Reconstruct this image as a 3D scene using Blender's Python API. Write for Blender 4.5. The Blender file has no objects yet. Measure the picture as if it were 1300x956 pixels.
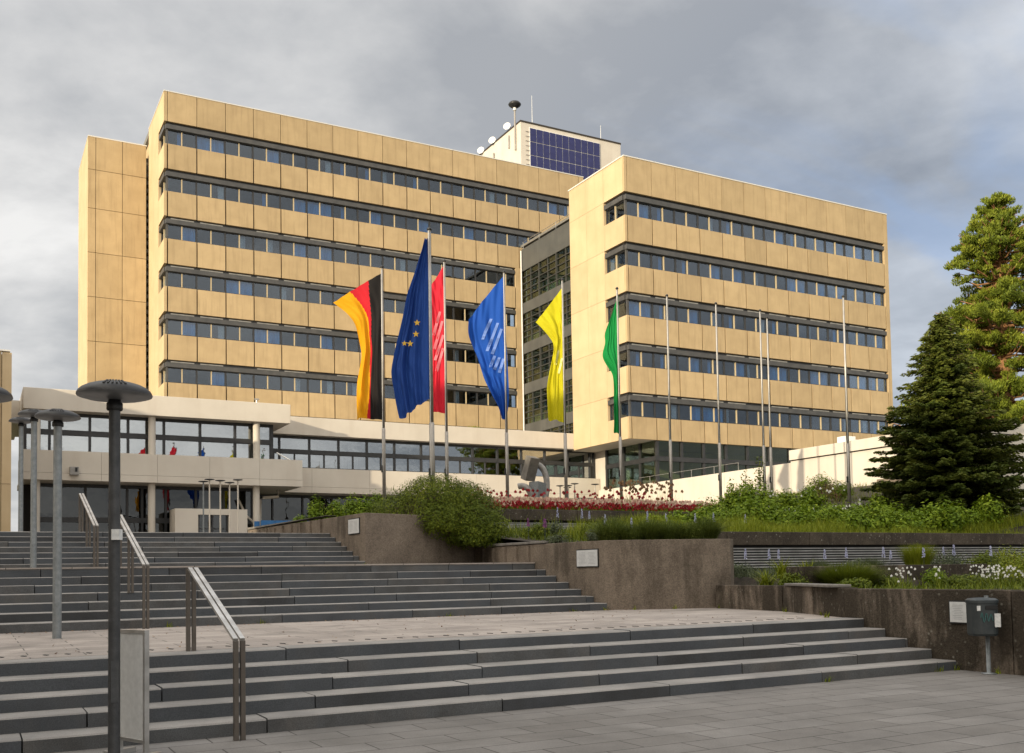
import bpy, math, random
import numpy as np
from mathutils import Vector, Matrix
random.seed(7)
rng = np.random.default_rng(7)
S = bpy.context.scene
COL = S.collection

# ------------------------------------------------------------------ camera
F_PX, CY_PX, YAW, TILT, ROLL = 1264.49, 669.57, 0.49791, 0.04494, 0.01616
EYE = 1.6
c_, s_ = math.cos(YAW), math.sin(YAW)
R0 = Matrix(((c_, -s_, 0), (0, 0, -1), (s_, c_, 0)))
ct, st = math.cos(TILT), math.sin(TILT)
RT = Matrix(((1, 0, 0), (0, ct, st), (0, -st, ct)))
cr, sr = math.cos(ROLL), math.sin(ROLL)
RR = Matrix(((cr, sr, 0), (-sr, cr, 0), (0, 0, 1)))
RC = RR @ RT @ R0
cam_d = bpy.data.cameras.new('camera')
cam = bpy.data.objects.new('camera', cam_d)
COL.objects.link(cam)
M3 = Matrix((RC[0], -Vector(RC[1]), -Vector(RC[2]))).transposed()
cam.matrix_world = Matrix.Translation((0, 0, EYE)) @ M3.to_4x4()
cam_d.sensor_width = 36
cam_d.lens = F_PX / 1300 * 36
cam_d.shift_y = (CY_PX - 478) / 1300
cam_d.clip_end = 6000
cam_d.clip_start = 0.05
S.camera = cam

# ------------------------------------------------------------------ light
SUN_DIR = Vector((.892, .406, -.196)).normalized()          # direction the light travels
SUN_EL = math.asin(-SUN_DIR.z)
SUN_AZ = math.atan2(-SUN_DIR.x, -SUN_DIR.y)
sun_d = bpy.data.lights.new('sun', 'SUN')
sun_d.energy = 5.0
sun_d.angle = math.radians(0.6)
sun_d.color = (1, .86, .63)
sun = bpy.data.objects.new('sun', sun_d)
sun.rotation_euler = SUN_DIR.to_track_quat('-Z', 'Y').to_euler()
sun.location = (-40, -30, 40)
COL.objects.link(sun)

w = bpy.data.worlds.new('World')
S.world = w
w.use_nodes = True
nt = w.node_tree
nt.nodes.clear()


def N(t, kind, **kw):
    n = t.nodes.new(kind)
    for k, v in kw.items():
        setattr(n, k, v)
    return n


def math_n(t, op, a, b=None, clamp=False):
    n = N(t, 'ShaderNodeMath', operation=op, use_clamp=clamp)
    for i, v in enumerate((a, b)):
        if v is None:
            continue
        if isinstance(v, (int, float)):
            n.inputs[i].default_value = v
        else:
            t.links.new(v, n.inputs[i])
    return n.outputs[0]


def mixc(t, fac, a, b, blend='MIX'):
    n = N(t, 'ShaderNodeMix', data_type='RGBA', blend_type=blend)
    for sock, v in ((n.inputs[0], fac), (n.inputs[6], a), (n.inputs[7], b)):
        if isinstance(v, (int, float)):
            sock.default_value = v
        elif isinstance(v, tuple):
            sock.default_value = (*v[:3], 1)
        else:
            t.links.new(v, sock)
    return n.outputs[2]


def ramp(t, fac, stops):
    n = N(t, 'ShaderNodeValToRGB')
    el = n.color_ramp.elements
    while len(el) < len(stops):
        el.new(0.5)
    for e, (p, c) in zip(el, stops):
        e.position = p
        e.color = (c, c, c, 1) if isinstance(c, (int, float)) else (*c, 1)
    t.links.new(fac, n.inputs[0])
    return n.outputs[0]


sky = N(nt, 'ShaderNodeTexSky', sky_type='NISHITA', sun_disc=False)
sky.sun_elevation = SUN_EL
sky.sun_rotation = SUN_AZ
tc = N(nt, 'ShaderNodeTexCoord')
sep = N(nt, 'ShaderNodeSeparateXYZ')
nt.links.new(tc.outputs['Generated'], sep.inputs[0])
zz = math_n(nt, 'ADD', math_n(nt, 'MAXIMUM', sep.outputs[2], 0.0), 0.22)
comb = N(nt, 'ShaderNodeCombineXYZ')
nt.links.new(math_n(nt, 'DIVIDE', sep.outputs[0], zz), comb.inputs[0])
nt.links.new(math_n(nt, 'DIVIDE', sep.outputs[1], zz), comb.inputs[1])


def wnoise(scale, loc, detail=5, rough=.55, dist=.4, squash=(1, 1, 1)):
    mp = N(nt, 'ShaderNodeMapping')
    mp.inputs['Location'].default_value = loc
    mp.inputs['Rotation'].default_value = (0, 0, -.35)
    mp.inputs['Scale'].default_value = squash
    nt.links.new(comb.outputs[0], mp.inputs[0])
    n = N(nt, 'ShaderNodeTexNoise')
    n.inputs['Scale'].default_value = scale
    n.inputs['Detail'].default_value = detail
    n.inputs['Roughness'].default_value = rough
    n.inputs['Distortion'].default_value = dist
    nt.links.new(mp.outputs[0], n.inputs[0])
    return n.outputs[0]


n1 = wnoise(0.95, (3.1, 1.7, 0), 8, .54, .35, (1, 1.05, 1))
n2 = wnoise(2.6, (7.3, 2.2, 1), 8, .56, .25, (1, 1.05, 1))
cl = math_n(nt, 'ADD', math_n(nt, 'MULTIPLY', n1, .62), math_n(nt, 'MULTIPLY', n2, .38))
cloud = ramp(nt, cl, [(.39, (2.8, 2.9, 3.08)), (.46, (3.75, 3.8, 3.88)), (.52, (4.8, 4.78, 4.76)), (.59, (6.2, 6.12, 6.0))])
# clearer, bluer cloud low on the right of the view
dotr = N(nt, 'ShaderNodeVectorMath', operation='DOT_PRODUCT')
nt.links.new(tc.outputs['Generated'], dotr.inputs[0])
dotr.inputs[1].default_value = (.80, .58, .12)
blue_side = ramp(nt, dotr.outputs['Value'], [(.86, 0.0), (.985, 1.0)])
cloud2 = mixc(nt, blue_side, cloud, mixc(nt, 1.0, cloud, (.68, .74, .84), 'MULTIPLY'))
n3 = wnoise(1.6, (1.2, 9.1, 4), 5, .5, .5, (1, 2, 1))
gap = math_n(nt, 'MULTIPLY', ramp(nt, n3, [(.52, 0.0), (.66, 1.0)]), blue_side)
cloud3 = mixc(nt, math_n(nt, 'MULTIPLY', gap, .6), cloud2, (2.2, 3.1, 4.8))
# the brighter western sky round the evening sun, behind the camera
dots = N(nt, 'ShaderNodeVectorMath', operation='DOT_PRODUCT')
nt.links.new(tc.outputs['Generated'], dots.inputs[0])
dots.inputs[1].default_value = tuple(-SUN_DIR)
glow = ramp(nt, dots.outputs['Value'], [(.0, 0.0), (.95, 1.0)])
cloud4 = mixc(nt, glow, cloud3, mixc(nt, 1.0, cloud3, (2.7, 2.5, 2.2), 'MULTIPLY'))
zen = ramp(nt, sep.outputs[2], [(.52, 1.0 / 2.0), (.82, 1.0)])
cloud5 = mixc(nt, 1.0, cloud4, mixc(nt, 1.0, zen, (2.0, 2.0, 2.0), 'MULTIPLY'), 'MULTIPLY')
final = mixc(nt, .94, sky.outputs[0], cloud5)
bg = N(nt, 'ShaderNodeBackground')
bg.inputs['Strength'].default_value = 0.15
nt.links.new(final, bg.inputs['Color'])
wo = N(nt, 'ShaderNodeOutputWorld')
nt.links.new(bg.outputs[0], wo.inputs[0])

S.view_settings.view_transform = 'Standard'
S.view_settings.look = 'None'
S.view_settings.exposure = 0.0
S.view_settings.gamma = 1.0

# ------------------------------------------------------------------ materials
MATS = {}


def newmat(name):
    m = bpy.data.materials.new(name)
    m.use_nodes = True
    t = m.node_tree
    b = t.nodes['Principled BSDF']
    MATS[name] = m
    return m, t, b


def coords(t, scale=(1, 1, 1), kind='Object'):
    tcn = N(t, 'ShaderNodeTexCoord')
    mp = N(t, 'ShaderNodeMapping')
    mp.inputs['Scale'].default_value = scale
    t.links.new(tcn.outputs[kind], mp.inputs[0])
    return mp.outputs[0]


def noise(t, vec, scale, detail=4, rough=.55, dist=0):
    n = N(t, 'ShaderNodeTexNoise')
    n.inputs['Scale'].default_value = scale
    n.inputs['Detail'].default_value = detail
    n.inputs['Roughness'].default_value = rough
    n.inputs['Distortion'].default_value = dist
    t.links.new(vec, n.inputs[0])
    return n.outputs[0]


def bump(t, b, h, strength, dist=.02):
    bn = N(t, 'ShaderNodeBump')
    bn.inputs['Strength'].default_value = strength
    bn.inputs['Distance'].default_value = dist
    t.links.new(h, bn.inputs['Height'])
    t.links.new(bn.outputs[0], b.inputs['Normal'])


def flat(name, c, rough=.6, metal=0.0, c2=None, scale=6, bmp=0, streak=None, fine=0, spec=.5, lohi=(.35, .65), tone=0):
    """one surface: base colour, a second colour worked in by noise, optional vertical runs and grain"""
    m, t, b = newmat(name)
    b.inputs['Roughness'].default_value = rough
    b.inputs['Metallic'].default_value = metal
    b.inputs['Specular IOR Level'].default_value = spec
    v = coords(t)
    col = None
    if c2:
        n = noise(t, v, scale, 5)
        col = mixc(t, ramp(t, n, [(lohi[0], 0.0), (lohi[1], 1.0)]), c, c2)
    if streak:
        sc, amt, dark = streak
        vs = coords(t, (sc, sc, sc * .09))
        n = noise(t, vs, 1.0, 4, .6)
        f = math_n(t, 'MULTIPLY', ramp(t, n, [(.5, 0.0), (.72, 1.0)]), amt)
        col = mixc(t, f, col if col else c, dark)
    if fine:
        n = noise(t, v, 90, 2, .6)
        g = ramp(t, n, [(.3, 1 - fine), (.7, 1 + fine)])
        col = mixc(t, 1.0, col if col else c, g, 'MULTIPLY')
    if tone:
        at = N(t, 'ShaderNodeAttribute')
        at.attribute_name = 'tone'
        col = mixc(t, 1.0, col, ramp(t, at.outputs['Fac'], [(0.0, 1 - tone), (1.0, 1 + tone * .6)]), 'MULTIPLY')
    if col:
        t.links.new(col, b.inputs['Base Color'])
    else:
        b.inputs['Base Color'].default_value = (*c, 1)
    if bmp:
        bump(t, b, noise(t, v, 60, 3), bmp)
    return m


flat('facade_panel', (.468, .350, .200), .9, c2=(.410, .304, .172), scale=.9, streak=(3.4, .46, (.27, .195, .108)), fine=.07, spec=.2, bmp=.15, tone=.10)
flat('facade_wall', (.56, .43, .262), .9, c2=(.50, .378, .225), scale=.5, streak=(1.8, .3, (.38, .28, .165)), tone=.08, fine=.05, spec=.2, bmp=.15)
flat('white_render', (.60, .55, .475), .85, c2=(.54, .49, .42), scale=.5, streak=(1.3, .22, (.44, .37, .30)), fine=.03, spec=.25)
flat('joint_dark', (.035, .028, .022), .9)
flat('room_dark', (.045, .045, .05), .9)
flat('frame_dark', (.022, .023, .025), .45, c2=(.035, .035, .037), scale=3)
flat('blind_metal', (.075, .073, .070), .5, c2=(.05, .05, .05), scale=2)
flat('mullion_pale', (.45, .36, .22), .6)
flat('curtain_blue', (.06, .27, .58), .9, c2=(.10, .36, .66), scale=9)
flat('curtain_white', (.72, .72, .68), .9, c2=(.40, .42, .43), scale=9)
flat('slat_pale', (.36, .36, .355), .55, c2=(.24, .24, .23), scale=3)
flat('metal_grey', (.082, .084, .080), .5, c2=(.062, .064, .062), scale=.8, streak=(1.5, .25, (.15, .145, .13)))
flat('roof_gravel', (.2, .19, .17), .95, c2=(.12, .115, .1), scale=8)
flat('coping', (.62, .6, .56), .5)
flat('cream_wall', (.62, .55, .38), .8, c2=(.55, .48, .33), scale=.8)
flat('link_frame', (.05, .05, .047), .5)
flat('core_green', (.13, .145, .11), .9, c2=(.045, .06, .05), scale=.9)
flat('white_paint', (.78, .77, .74), .45, c2=(.7, .69, .66), scale=1.5)
flat('steel', (.62, .61, .59), .34, .85, c2=(.40, .39, .37), scale=4)
flat('pole_metal', (.40, .37, .33), .42, .55, c2=(.30, .275, .245), scale=3)
flat('rail_post', (.13, .112, .095), .4, .5, c2=(.10, .085, .072), scale=5)  # post steel darkened: reflection of dark surroundings put into its colour
flat('pole_shaded', (.075, .077, .08), .5, .4, c2=(.05, .052, .055), scale=14, fine=.1)  # darker copy of the galvanised pole, shade put into the colour
flat('galvanised', (.27, .29, .30), .5, .45, c2=(.20, .22, .23), scale=14, fine=.08)
flat('lamp_dark', (.014, .014, .015), .42, .0, c2=(.030, .030, .031), scale=11, fine=.1, spec=.35)
flat('lamp_under', (.17, .17, .17), .35, c2=(.10, .10, .10), scale=6)
flat('black', (.008, .008, .008), .6)
flat('bin_green', (.018, .026, .031), .45, c2=(.040, .048, .050), scale=7, streak=(6, .4, (.06, .06, .055)))
flat('sticker', (.72, .72, .70), .5, c2=(.55, .56, .56), scale=30)
flat('graffiti', (.045, .14, .135), .6)
flat('blue_panel', (.012, .10, .27), .5, c2=(.02, .13, .32), scale=3)
flat('sculpture_box', (.17, .155, .135), .6, c2=(.115, .105, .09), scale=5, fine=.06)
flat('sculpture_tube', (.30, .285, .265), .5, c2=(.20, .19, .175), scale=6)
flat('bark', (.10, .065, .04), .9, c2=(.05, .035, .022), scale=8, bmp=.4)
flat('bark_red', (.34, .17, .07), .9, c2=(.18, .09, .04), scale=5, bmp=.4)
flat('soil', (.055, .042, .03), .95, c2=(.03, .025, .018), scale=6, bmp=.5)
flat('ground_far', (.12, .13, .08), .95, c2=(.08, .09, .05), scale=.05)
flat('solar_cell', (.018, .020, .085), .18, c2=(.025, .028, .11), scale=4)
flat('tile_roof', (.22, .09, .055), .85, c2=(.15, .06, .04), scale=4)
flat('sign_white', (.60, .61, .61), .4, c2=(.52, .53, .53), scale=18)
flat('sign_print', (.34, .35, .36), .5)
flat('star_yellow', (.62, .38, .03), .7)
flat('bar_pink', (.62, .15, .18), .8)
flat('bar_pale_blue', (.12, .21, .52), .8)
flat('bar_pale_yellow', (.66, .64, .26), .8)

# concrete with exposed aggregate, stained by water and moss
def agg(name, a, b_, lichen=.0, dark=.75, cover=(.46, .62)):
    m, t, b = newmat(name)
    b.inputs['Roughness'].default_value = .95
    b.inputs['Specular IOR Level'].default_value = .15
    v = coords(t)
    base = mixc(t, ramp(t, noise(t, v, 1.3, 6, .65), [(.36, 0.0), (.64, 1.0)]), a, b_)
    # damp and moss: ragged blotches drawn out downwards
    blot = noise(t, coords(t, (.9, .9, .55)), 1.0, 7, .66, .6)
    runs = noise(t, coords(t, (3.1, 3.1, .30)), 1.0, 5, .6, .4)
    f = ramp(t, math_n(t, 'ADD', math_n(t, 'MULTIPLY', blot, .62), math_n(t, 'MULTIPLY', runs, .38)), [(cover[0], 0.0), (cover[1], 1.0)])
    base = mixc(t, math_n(t, 'MULTIPLY', f, dark), base, (.034, .028, .021))
    vo = N(t, 'ShaderNodeTexVoronoi')
    vo.inputs['Scale'].default_value = 46
    t.links.new(v, vo.inputs[0])
    sp = ramp(t, vo.outputs['Color'], [(.15, .80), (.85, 1.24)])
    base = mixc(t, 1.0, base, sp, 'MULTIPLY')
    if lichen:
        vl = N(t, 'ShaderNodeTexVoronoi')
        vl.inputs['Scale'].default_value = 9
        t.links.new(v, vl.inputs[0])
        f = ramp(t, vl.outputs['Distance'], [(.10, lichen), (.24, 0.0)])
        f2 = math_n(t, 'MULTIPLY', f, ramp(t, noise(t, v, 3), [(.42, 0.0), (.6, 1.0)]))
        base = mixc(t, f2, base, (.33, .32, .27))
    t.links.new(base, b.inputs['Base Color'])
    bump(t, b, vo.outputs['Distance'], .5, .01)
    return m


agg('aggregate', (.200, .163, .128), (.138, .112, .088), 0, .6, (.50, .64))
agg('aggregate_dark', (.215, .175, .14), (.125, .102, .08), .35, .9, (.39, .51))
agg('aggregate_lichen', (.095, .078, .060), (.050, .042, .034), .8, .6)
flat('coping_stone', (.20, .185, .165), .9, c2=(.12, .11, .10), scale=5, fine=.1)
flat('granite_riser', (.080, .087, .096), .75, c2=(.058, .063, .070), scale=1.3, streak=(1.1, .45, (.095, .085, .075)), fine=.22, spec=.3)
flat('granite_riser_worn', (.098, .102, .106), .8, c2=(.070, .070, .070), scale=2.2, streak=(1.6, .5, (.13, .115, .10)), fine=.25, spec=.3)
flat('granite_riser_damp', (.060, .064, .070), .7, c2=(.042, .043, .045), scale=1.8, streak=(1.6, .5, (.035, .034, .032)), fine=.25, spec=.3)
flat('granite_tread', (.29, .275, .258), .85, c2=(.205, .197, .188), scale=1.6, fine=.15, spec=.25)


def paving(name, a, b_, joint, bw, bh, off=.5, rot=0.0):
    m, t, b = newmat(name)
    b.inputs['Roughness'].default_value = .85
    b.inputs['Specular IOR Level'].default_value = .25
    tcn = N(t, 'ShaderNodeTexCoord')
    mp = N(t, 'ShaderNodeMapping')
    mp.inputs['Rotation'].default_value = (0, 0, rot)
    t.links.new(tcn.outputs['Object'], mp.inputs[0])
    v = mp.outputs[0]
    br = N(t, 'ShaderNodeTexBrick')
    br.inputs['Scale'].default_value = 1
    br.inputs['Brick Width'].default_value = bw
    br.inputs['Row Height'].default_value = bh
    br.inputs['Mortar Size'].default_value = .008
    br.offset = off
    br.inputs['Color1'].default_value = (*a, 1)
    br.inputs['Color2'].default_value = (*b_, 1)
    br.inputs['Mortar'].default_value = (*joint, 1)
    t.links.new(v, br.inputs[0])
    n = noise(t, v, .9, 6, .6)
    c = mixc(t, 1.0, br.outputs[0], ramp(t, n, [(.3, .78), (.7, 1.15)]), 'MULTIPLY')
    c = mixc(t, 1.0, c, ramp(t, noise(t, v, 55, 2), [(.3, .9), (.7, 1.1)]), 'MULTIPLY')
    t.links.new(c, b.inputs['Base Color'])
    vs_ = N(t, 'ShaderNodeTexVoronoi')
    vs_.inputs['Scale'].default_value = 2.3
    t.links.new(v, vs_.inputs[0])
    c = mixc(t, ramp(t, vs_.outputs['Distance'], [(.035, .55), (.055, 0.0)]), c, (.05, .048, .045))
    c = mixc(t, math_n(t, 'MULTIPLY', ramp(t, noise(t, v, .35, 7, .68, 1.2), [(.52, 0.0), (.66, 1.0)]), .38), c, (.085, .08, .072))
    t.links.new(c, b.inputs['Base Color'])
    bump(t, b, br.outputs['Fac'], -.4, .01)
    return m


paving('paving_landing', (.38, .335, .30), (.30, .265, .24), (.10, .09, .08), 1.15, .42)
paving('paving_ground', (.20, .19, .18), (.165, .155, .145), (.06, .055, .05), .8, .4)
paving('paving_square', (.26, .24, .22), (.22, .2, .185), (.09, .085, .08), .6, .6)


def glass(name, tint, refl, rough=.0):
    m, t, b = newmat(name)
    t.nodes.remove(b)
    lw = N(t, 'ShaderNodeLayerWeight')
    lw.inputs[0].default_value = .25
    f = math_n(t, 'ADD', math_n(t, 'MULTIPLY', lw.outputs['Fresnel'], .8 if refl > .2 else .55), refl, True)
    tr = N(t, 'ShaderNodeBsdfTransparent')
    tr.inputs[0].default_value = (*tint, 1)
    gl = N(t, 'ShaderNodeBsdfGlossy')
    gl.inputs['Roughness'].default_value = rough
    gl.inputs['Color'].default_value = (.88, .93, .98, 1)
    # panes are never quite flat: slow ripple in the reflection
    v = coords(t)
    bn = N(t, 'ShaderNodeBump')
    bn.inputs['Strength'].default_value = .06
    bn.inputs['Distance'].default_value = .05
    t.links.new(noise(t, v, 1.3, 2), bn.inputs['Height'])
    t.links.new(bn.outputs[0], gl.inputs['Normal'])
    mx = N(t, 'ShaderNodeMixShader')
    t.links.new(f, mx.inputs[0])
    t.links.new(tr.outputs[0], mx.inputs[1])
    t.links.new(gl.outputs[0], mx.inputs[2])
    out = [n for n in t.nodes if n.type == 'OUTPUT_MATERIAL'][0]
    t.links.new(mx.outputs[0], out.inputs[0])
    return m


glass('pane_office', (.66, .74, .82), .075)
glass('pane_podium', (.42, .46, .48), .36)
glass('pane_clear', (.58, .64, .54), .03)
glass('pane_entrance', (.30, .31, .31), .05)


def leafmat(name, cols, trans=.25, rough=.6):
    """leaf colour by the leaf's own tint attribute"""
    m, t, b = newmat(name)
    at = N(t, 'ShaderNodeAttribute')
    at.attribute_name = 'tint'
    stops = [(i / (len(cols) - 1), c) for i, c in enumerate(cols)]
    col = ramp(t, at.outputs['Fac'], stops)
    b.inputs['Roughness'].default_value = rough
    b.inputs['Specular IOR Level'].default_value = .2
    t.links.new(col, b.inputs['Base Color'])
    tl = N(t, 'ShaderNodeBsdfTranslucent')
    t.links.new(col, tl.inputs[0])
    mx = N(t, 'ShaderNodeMixShader')
    mx.inputs[0].default_value = trans
    t.links.new(b.outputs[0], mx.inputs[1])
    t.links.new(tl.outputs[0], mx.inputs[2])
    out = [n for n in t.nodes if n.type == 'OUTPUT_MATERIAL'][0]
    t.links.new(mx.outputs[0], out.inputs[0])
    return m


leafmat('leaf_bush', [(.042, .066, .006), (.105, .14, .010), (.20, .225, .018)])
leafmat('leaf_bright', [(.065, .115, .007), (.15, .225, .010), (.27, .33, .022)])
leafmat('leaf_grass', [(.085, .12, .008), (.18, .22, .012), (.31, .32, .03)])
leafmat('leaf_lavender', [(.038, .058, .010), (.08, .11, .016), (.15, .18, .032)])
leafmat('leaf_grey', [(.055, .07, .04), (.09, .11, .055), (.13, .15, .08)])
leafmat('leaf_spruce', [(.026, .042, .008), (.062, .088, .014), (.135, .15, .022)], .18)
leafmat('leaf_sequoia', [(.075, .11, .012), (.18, .22, .022), (.31, .33, .035)], .3)
leafmat('petal_red', [(.13, .006, .010), (.26, .010, .014), (.42, .04, .05)], .25)
leafmat('petal_cream', [(.42, .12, .13), (.58, .42, .32), (.74, .66, .48)], .3)
leafmat('petal_white', [(.62, .62, .56), (.75, .75, .70), (.8, .8, .78)], .3)
leafmat('petal_blue', [(.36, .38, .55), (.48, .50, .68), (.6, .62, .78)], .3)
leafmat('petal_purple', [(.16, .05, .16), (.25, .08, .22), (.3, .12, .28)], .3)
leafmat('seed_head', [(.10, .05, .03), (.18, .10, .05), (.26, .17, .08)], .1)


def clothmat(name, c):
    m, t, b = newmat(name)
    b.inputs['Base Color'].default_value = (*c, 1)
    b.inputs['Roughness'].default_value = .75
    b.inputs['Specular IOR Level'].default_value = .2
    wv = noise(t, coords(t), 160, 1)
    cc = mixc(t, 1.0, c, ramp(t, wv, [(.3, .93), (.7, 1.07)]), 'MULTIPLY')
    t.links.new(cc, b.inputs['Base Color'])
    tl = N(t, 'ShaderNodeBsdfTranslucent')
    t.links.new(cc, tl.inputs[0])
    mx = N(t, 'ShaderNodeMixShader')
    mx.inputs[0].default_value = .42
    t.links.new(b.outputs[0], mx.inputs[1])
    t.links.new(tl.outputs[0], mx.inputs[2])
    out = [n for n in t.nodes if n.type == 'OUTPUT_MATERIAL'][0]
    t.links.new(mx.outputs[0], out.inputs[0])


clothmat('cloth_black', (.02, .018, .018))
clothmat('cloth_red', (.62, .022, .035))
clothmat('cloth_gold', (.82, .40, .012))
clothmat('cloth_navy', (.028, .085, .34))
clothmat('cloth_blue', (.018, .10, .48))
clothmat('cloth_yellow', (.66, .60, .02))
clothmat('cloth_green', (.012, .30, .07))
clothmat('cloth_pink_red', (.72, .03, .055))

# ------------------------------------------------------------------ builders
ORG = {}


class MB:
    def __init__(self):
        self.v, self.f, self.m = [], [], []
        self.tone = None

    def quad(self, pts, mi=0):
        n = len(self.v)
        self.v += [tuple(p) for p in pts]
        self.f.append(tuple(range(n, n + len(pts))))
        self.m.append(mi)

    def box(self, x0, x1, y0, y1, z0, z1, mi=0):
        if x1 < x0: x0, x1 = x1, x0
        if y1 < y0: y0, y1 = y1, y0
        if z1 < z0: z0, z1 = z1, z0
        n = len(self.v)
        self.v += [(x0, y0, z0), (x1, y0, z0), (x1, y1, z0), (x0, y1, z0), (x0, y0, z1), (x1, y0, z1), (x1, y1, z1), (x0, y1, z1)]
        for q in ((0, 3, 2, 1), (4, 5, 6, 7), (0, 1, 5, 4), (1, 2, 6, 5), (2, 3, 7, 6), (3, 0, 4, 7)):
            self.f.append(tuple(n + i for i in q))
            self.m.append(mi)
        return self

    def obox(self, c, ax, ay, az, mi=0):
        """box from centre and three half-axis vectors"""
        c, ax, ay, az = map(Vector, (c, ax, ay, az))
        n = len(self.v)
        for k in (-1, 1):
            for i, j in ((-1, -1), (1, -1), (1, 1), (-1, 1)):
                self.v.append(tuple(c + ax * i + ay * j + az * k))
        for q in ((0, 3, 2, 1), (4, 5, 6, 7), (0, 1, 5, 4), (1, 2, 6, 5), (2, 3, 7, 6), (3, 0, 4, 7)):
            self.f.append(tuple(n + i for i in q))
            self.m.append(mi)
        return self

    def prism(self, pts, z0, z1, mi=0):
        """pts: 2-D outline, counter-clockwise; z0/z1 number or list"""
        k = len(pts)
        zb = z0 if hasattr(z0, '__len__') else [z0] * k
        zt = z1 if hasattr(z1, '__len__') else [z1] * k
        n = len(self.v)
        self.v += [(p[0], p[1], zb[i]) for i, p in enumerate(pts)] + [(p[0], p[1], zt[i]) for i, p in enumerate(pts)]
        self.f.append(tuple(n + i for i in range(k))[::-1]); self.m.append(mi)
        self.f.append(tuple(n + k + i for i in range(k))); self.m.append(mi)
        for i in range(k):
            j = (i + 1) % k
            self.f.append((n + i, n + j, n + k + j, n + k + i)); self.m.append(mi)
        return self

    def tube(self, path, rad, seg=10, mi=0, cap=True):
        path = [Vector(p) for p in path]
        rad = rad if hasattr(rad, '__len__') else [rad] * len(path)
        rings = []
        up = Vector((0, 0, 1))
        for i, p in enumerate(path):
            d = (path[min(i + 1, len(path) - 1)] - path[max(i - 1, 0)]).normalized()
            ref = Vector((1, 0, 0)) if abs(d.dot(up)) > .95 else up
            a = d.cross(ref).normalized()
            b = d.cross(a).normalized()
            n = len(self.v)
            for s in range(seg):
                t = 2 * math.pi * s / seg
                self.v.append(tuple(p + a * math.cos(t) * rad[i] + b * math.sin(t) * rad[i]))
            rings.append(n)
        for r0, r1 in zip(rings, rings[1:]):
            for s in range(seg):
                self.f.append((r0 + s, r0 + (s + 1) % seg, r1 + (s + 1) % seg, r1 + s)); self.m.append(mi)
        if cap:
            self.f.append(tuple(rings[0] + s for s in range(seg))[::-1]); self.m.append(mi)
            self.f.append(tuple(rings[-1] + s for s in range(seg))); self.m.append(mi)
        return self

    def lathe(self, prof, c=(0, 0, 0), seg=32, mi=0):
        """prof: list of (radius, z)"""
        rings = []
        for r, z in prof:
            n = len(self.v)
            for s in range(seg):
                t = 2 * math.pi * s / seg
                self.v.append((c[0] + math.cos(t) * r, c[1] + math.sin(t) * r, c[2] + z))
            rings.append(n)
        for r0, r1 in zip(rings, rings[1:]):
            for s in range(seg):
                self.f.append((r0 + s, r0 + (s + 1) % seg, r1 + (s + 1) % seg, r1 + s)); self.m.append(mi)
        return self

    def build(self, name, mats, parent=None, smooth=False, bevel=0, at=None):
        o = obj_from(name, self.v, self.f, mats, parent, self.m, smooth, at)
        if mats in ('facade_panel', 'facade_wall', 'white_render') and len(self.f) % 6 == 0:
            # each cast panel weathered a little differently
            tr = np.repeat(np.random.default_rng(len(self.f) * 7 + len(bpy.data.objects)).random(len(self.f) // 6), 6)
            a = o.data.attributes.new('tone', 'FLOAT', 'FACE')
            a.data.foreach_set('value', tr.astype(np.float32))
        if bevel:
            md = o.modifiers.new('bevel', 'BEVEL')
            md.width = bevel; md.segments = 2; md.limit_method = 'ANGLE'
        return o


def obj_from(name, v, f, mats, parent=None, midx=None, smooth=False, at=None, tint=None):
    mats = [mats] if isinstance(mats, str) else mats
    org = Vector(at) if at is not None else (ORG[parent.name] if parent else Vector((0, 0, 0)))
    me = bpy.data.meshes.new(name)
    va = np.asarray(v, dtype=np.float64) - np.array(org)
    if isinstance(f, np.ndarray):
        nf, k = f.shape
        me.vertices.add(len(va)); me.vertices.foreach_set('co', va.astype(np.float32).ravel())
        me.loops.add(nf * k); me.loops.foreach_set('vertex_index', f.astype(np.int32).ravel())
        me.polygons.add(nf); me.polygons.foreach_set('loop_start', np.arange(0, nf * k, k, dtype=np.int32))
        me.update(calc_edges=True)
        me.validate()
    else:
        me.from_pydata([tuple(p) for p in va], [], f)
    for m in mats:
        me.materials.append(MATS[m])
    if midx is not None and len(mats) > 1:
        me.polygons.foreach_set('material_index', np.asarray(midx, dtype=np.int32))
    if smooth:
        me.polygons.foreach_set('use_smooth', np.ones(len(me.polygons), dtype=bool))
    if tint is not None:
        a = me.attributes.new('tint', 'FLOAT', 'FACE')
        a.data.foreach_set('value', np.asarray(tint, dtype=np.float32))
    o = bpy.data.objects.new(name, me)
    COL.objects.link(o)
    if parent is not None:
        o.parent = parent
        ORG[o.name] = org
        if at is not None:
            o.location = org - ORG[parent.name]
    else:
        o.location = org
        ORG[o.name] = org
    return o


def tag(o, label, cat, group=None, kind=None):
    if label: o['label'] = label
    if cat: o['category'] = cat
    if group: o['group'] = group
    if kind: o['kind'] = kind
    return o


def thing(name, label, cat, loc=(0, 0, 0), group=None):
    o = bpy.data.objects.new(name, None)
    o.empty_display_size = .3
    COL.objects.link(o)
    o.location = loc
    ORG[o.name] = Vector(loc)
    return tag(o, label, cat, group)


def struct(o):
    o['kind'] = 'structure'
    return o


def dup(root, loc, label=None, rotz=None, scale=None):
    def cp(o, par):
        c = o.copy()
        COL.objects.link(c)
        if par: c.parent = par
        for ch in list(o.children): cp(ch, c)
        return c
    r = cp(root, None)
    r.location = loc
    if rotz is not None: r.rotation_euler = (0, 0, rotz)
    if scale is not None: r.scale = scale
    if label: r['label'] = label
    return r


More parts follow.
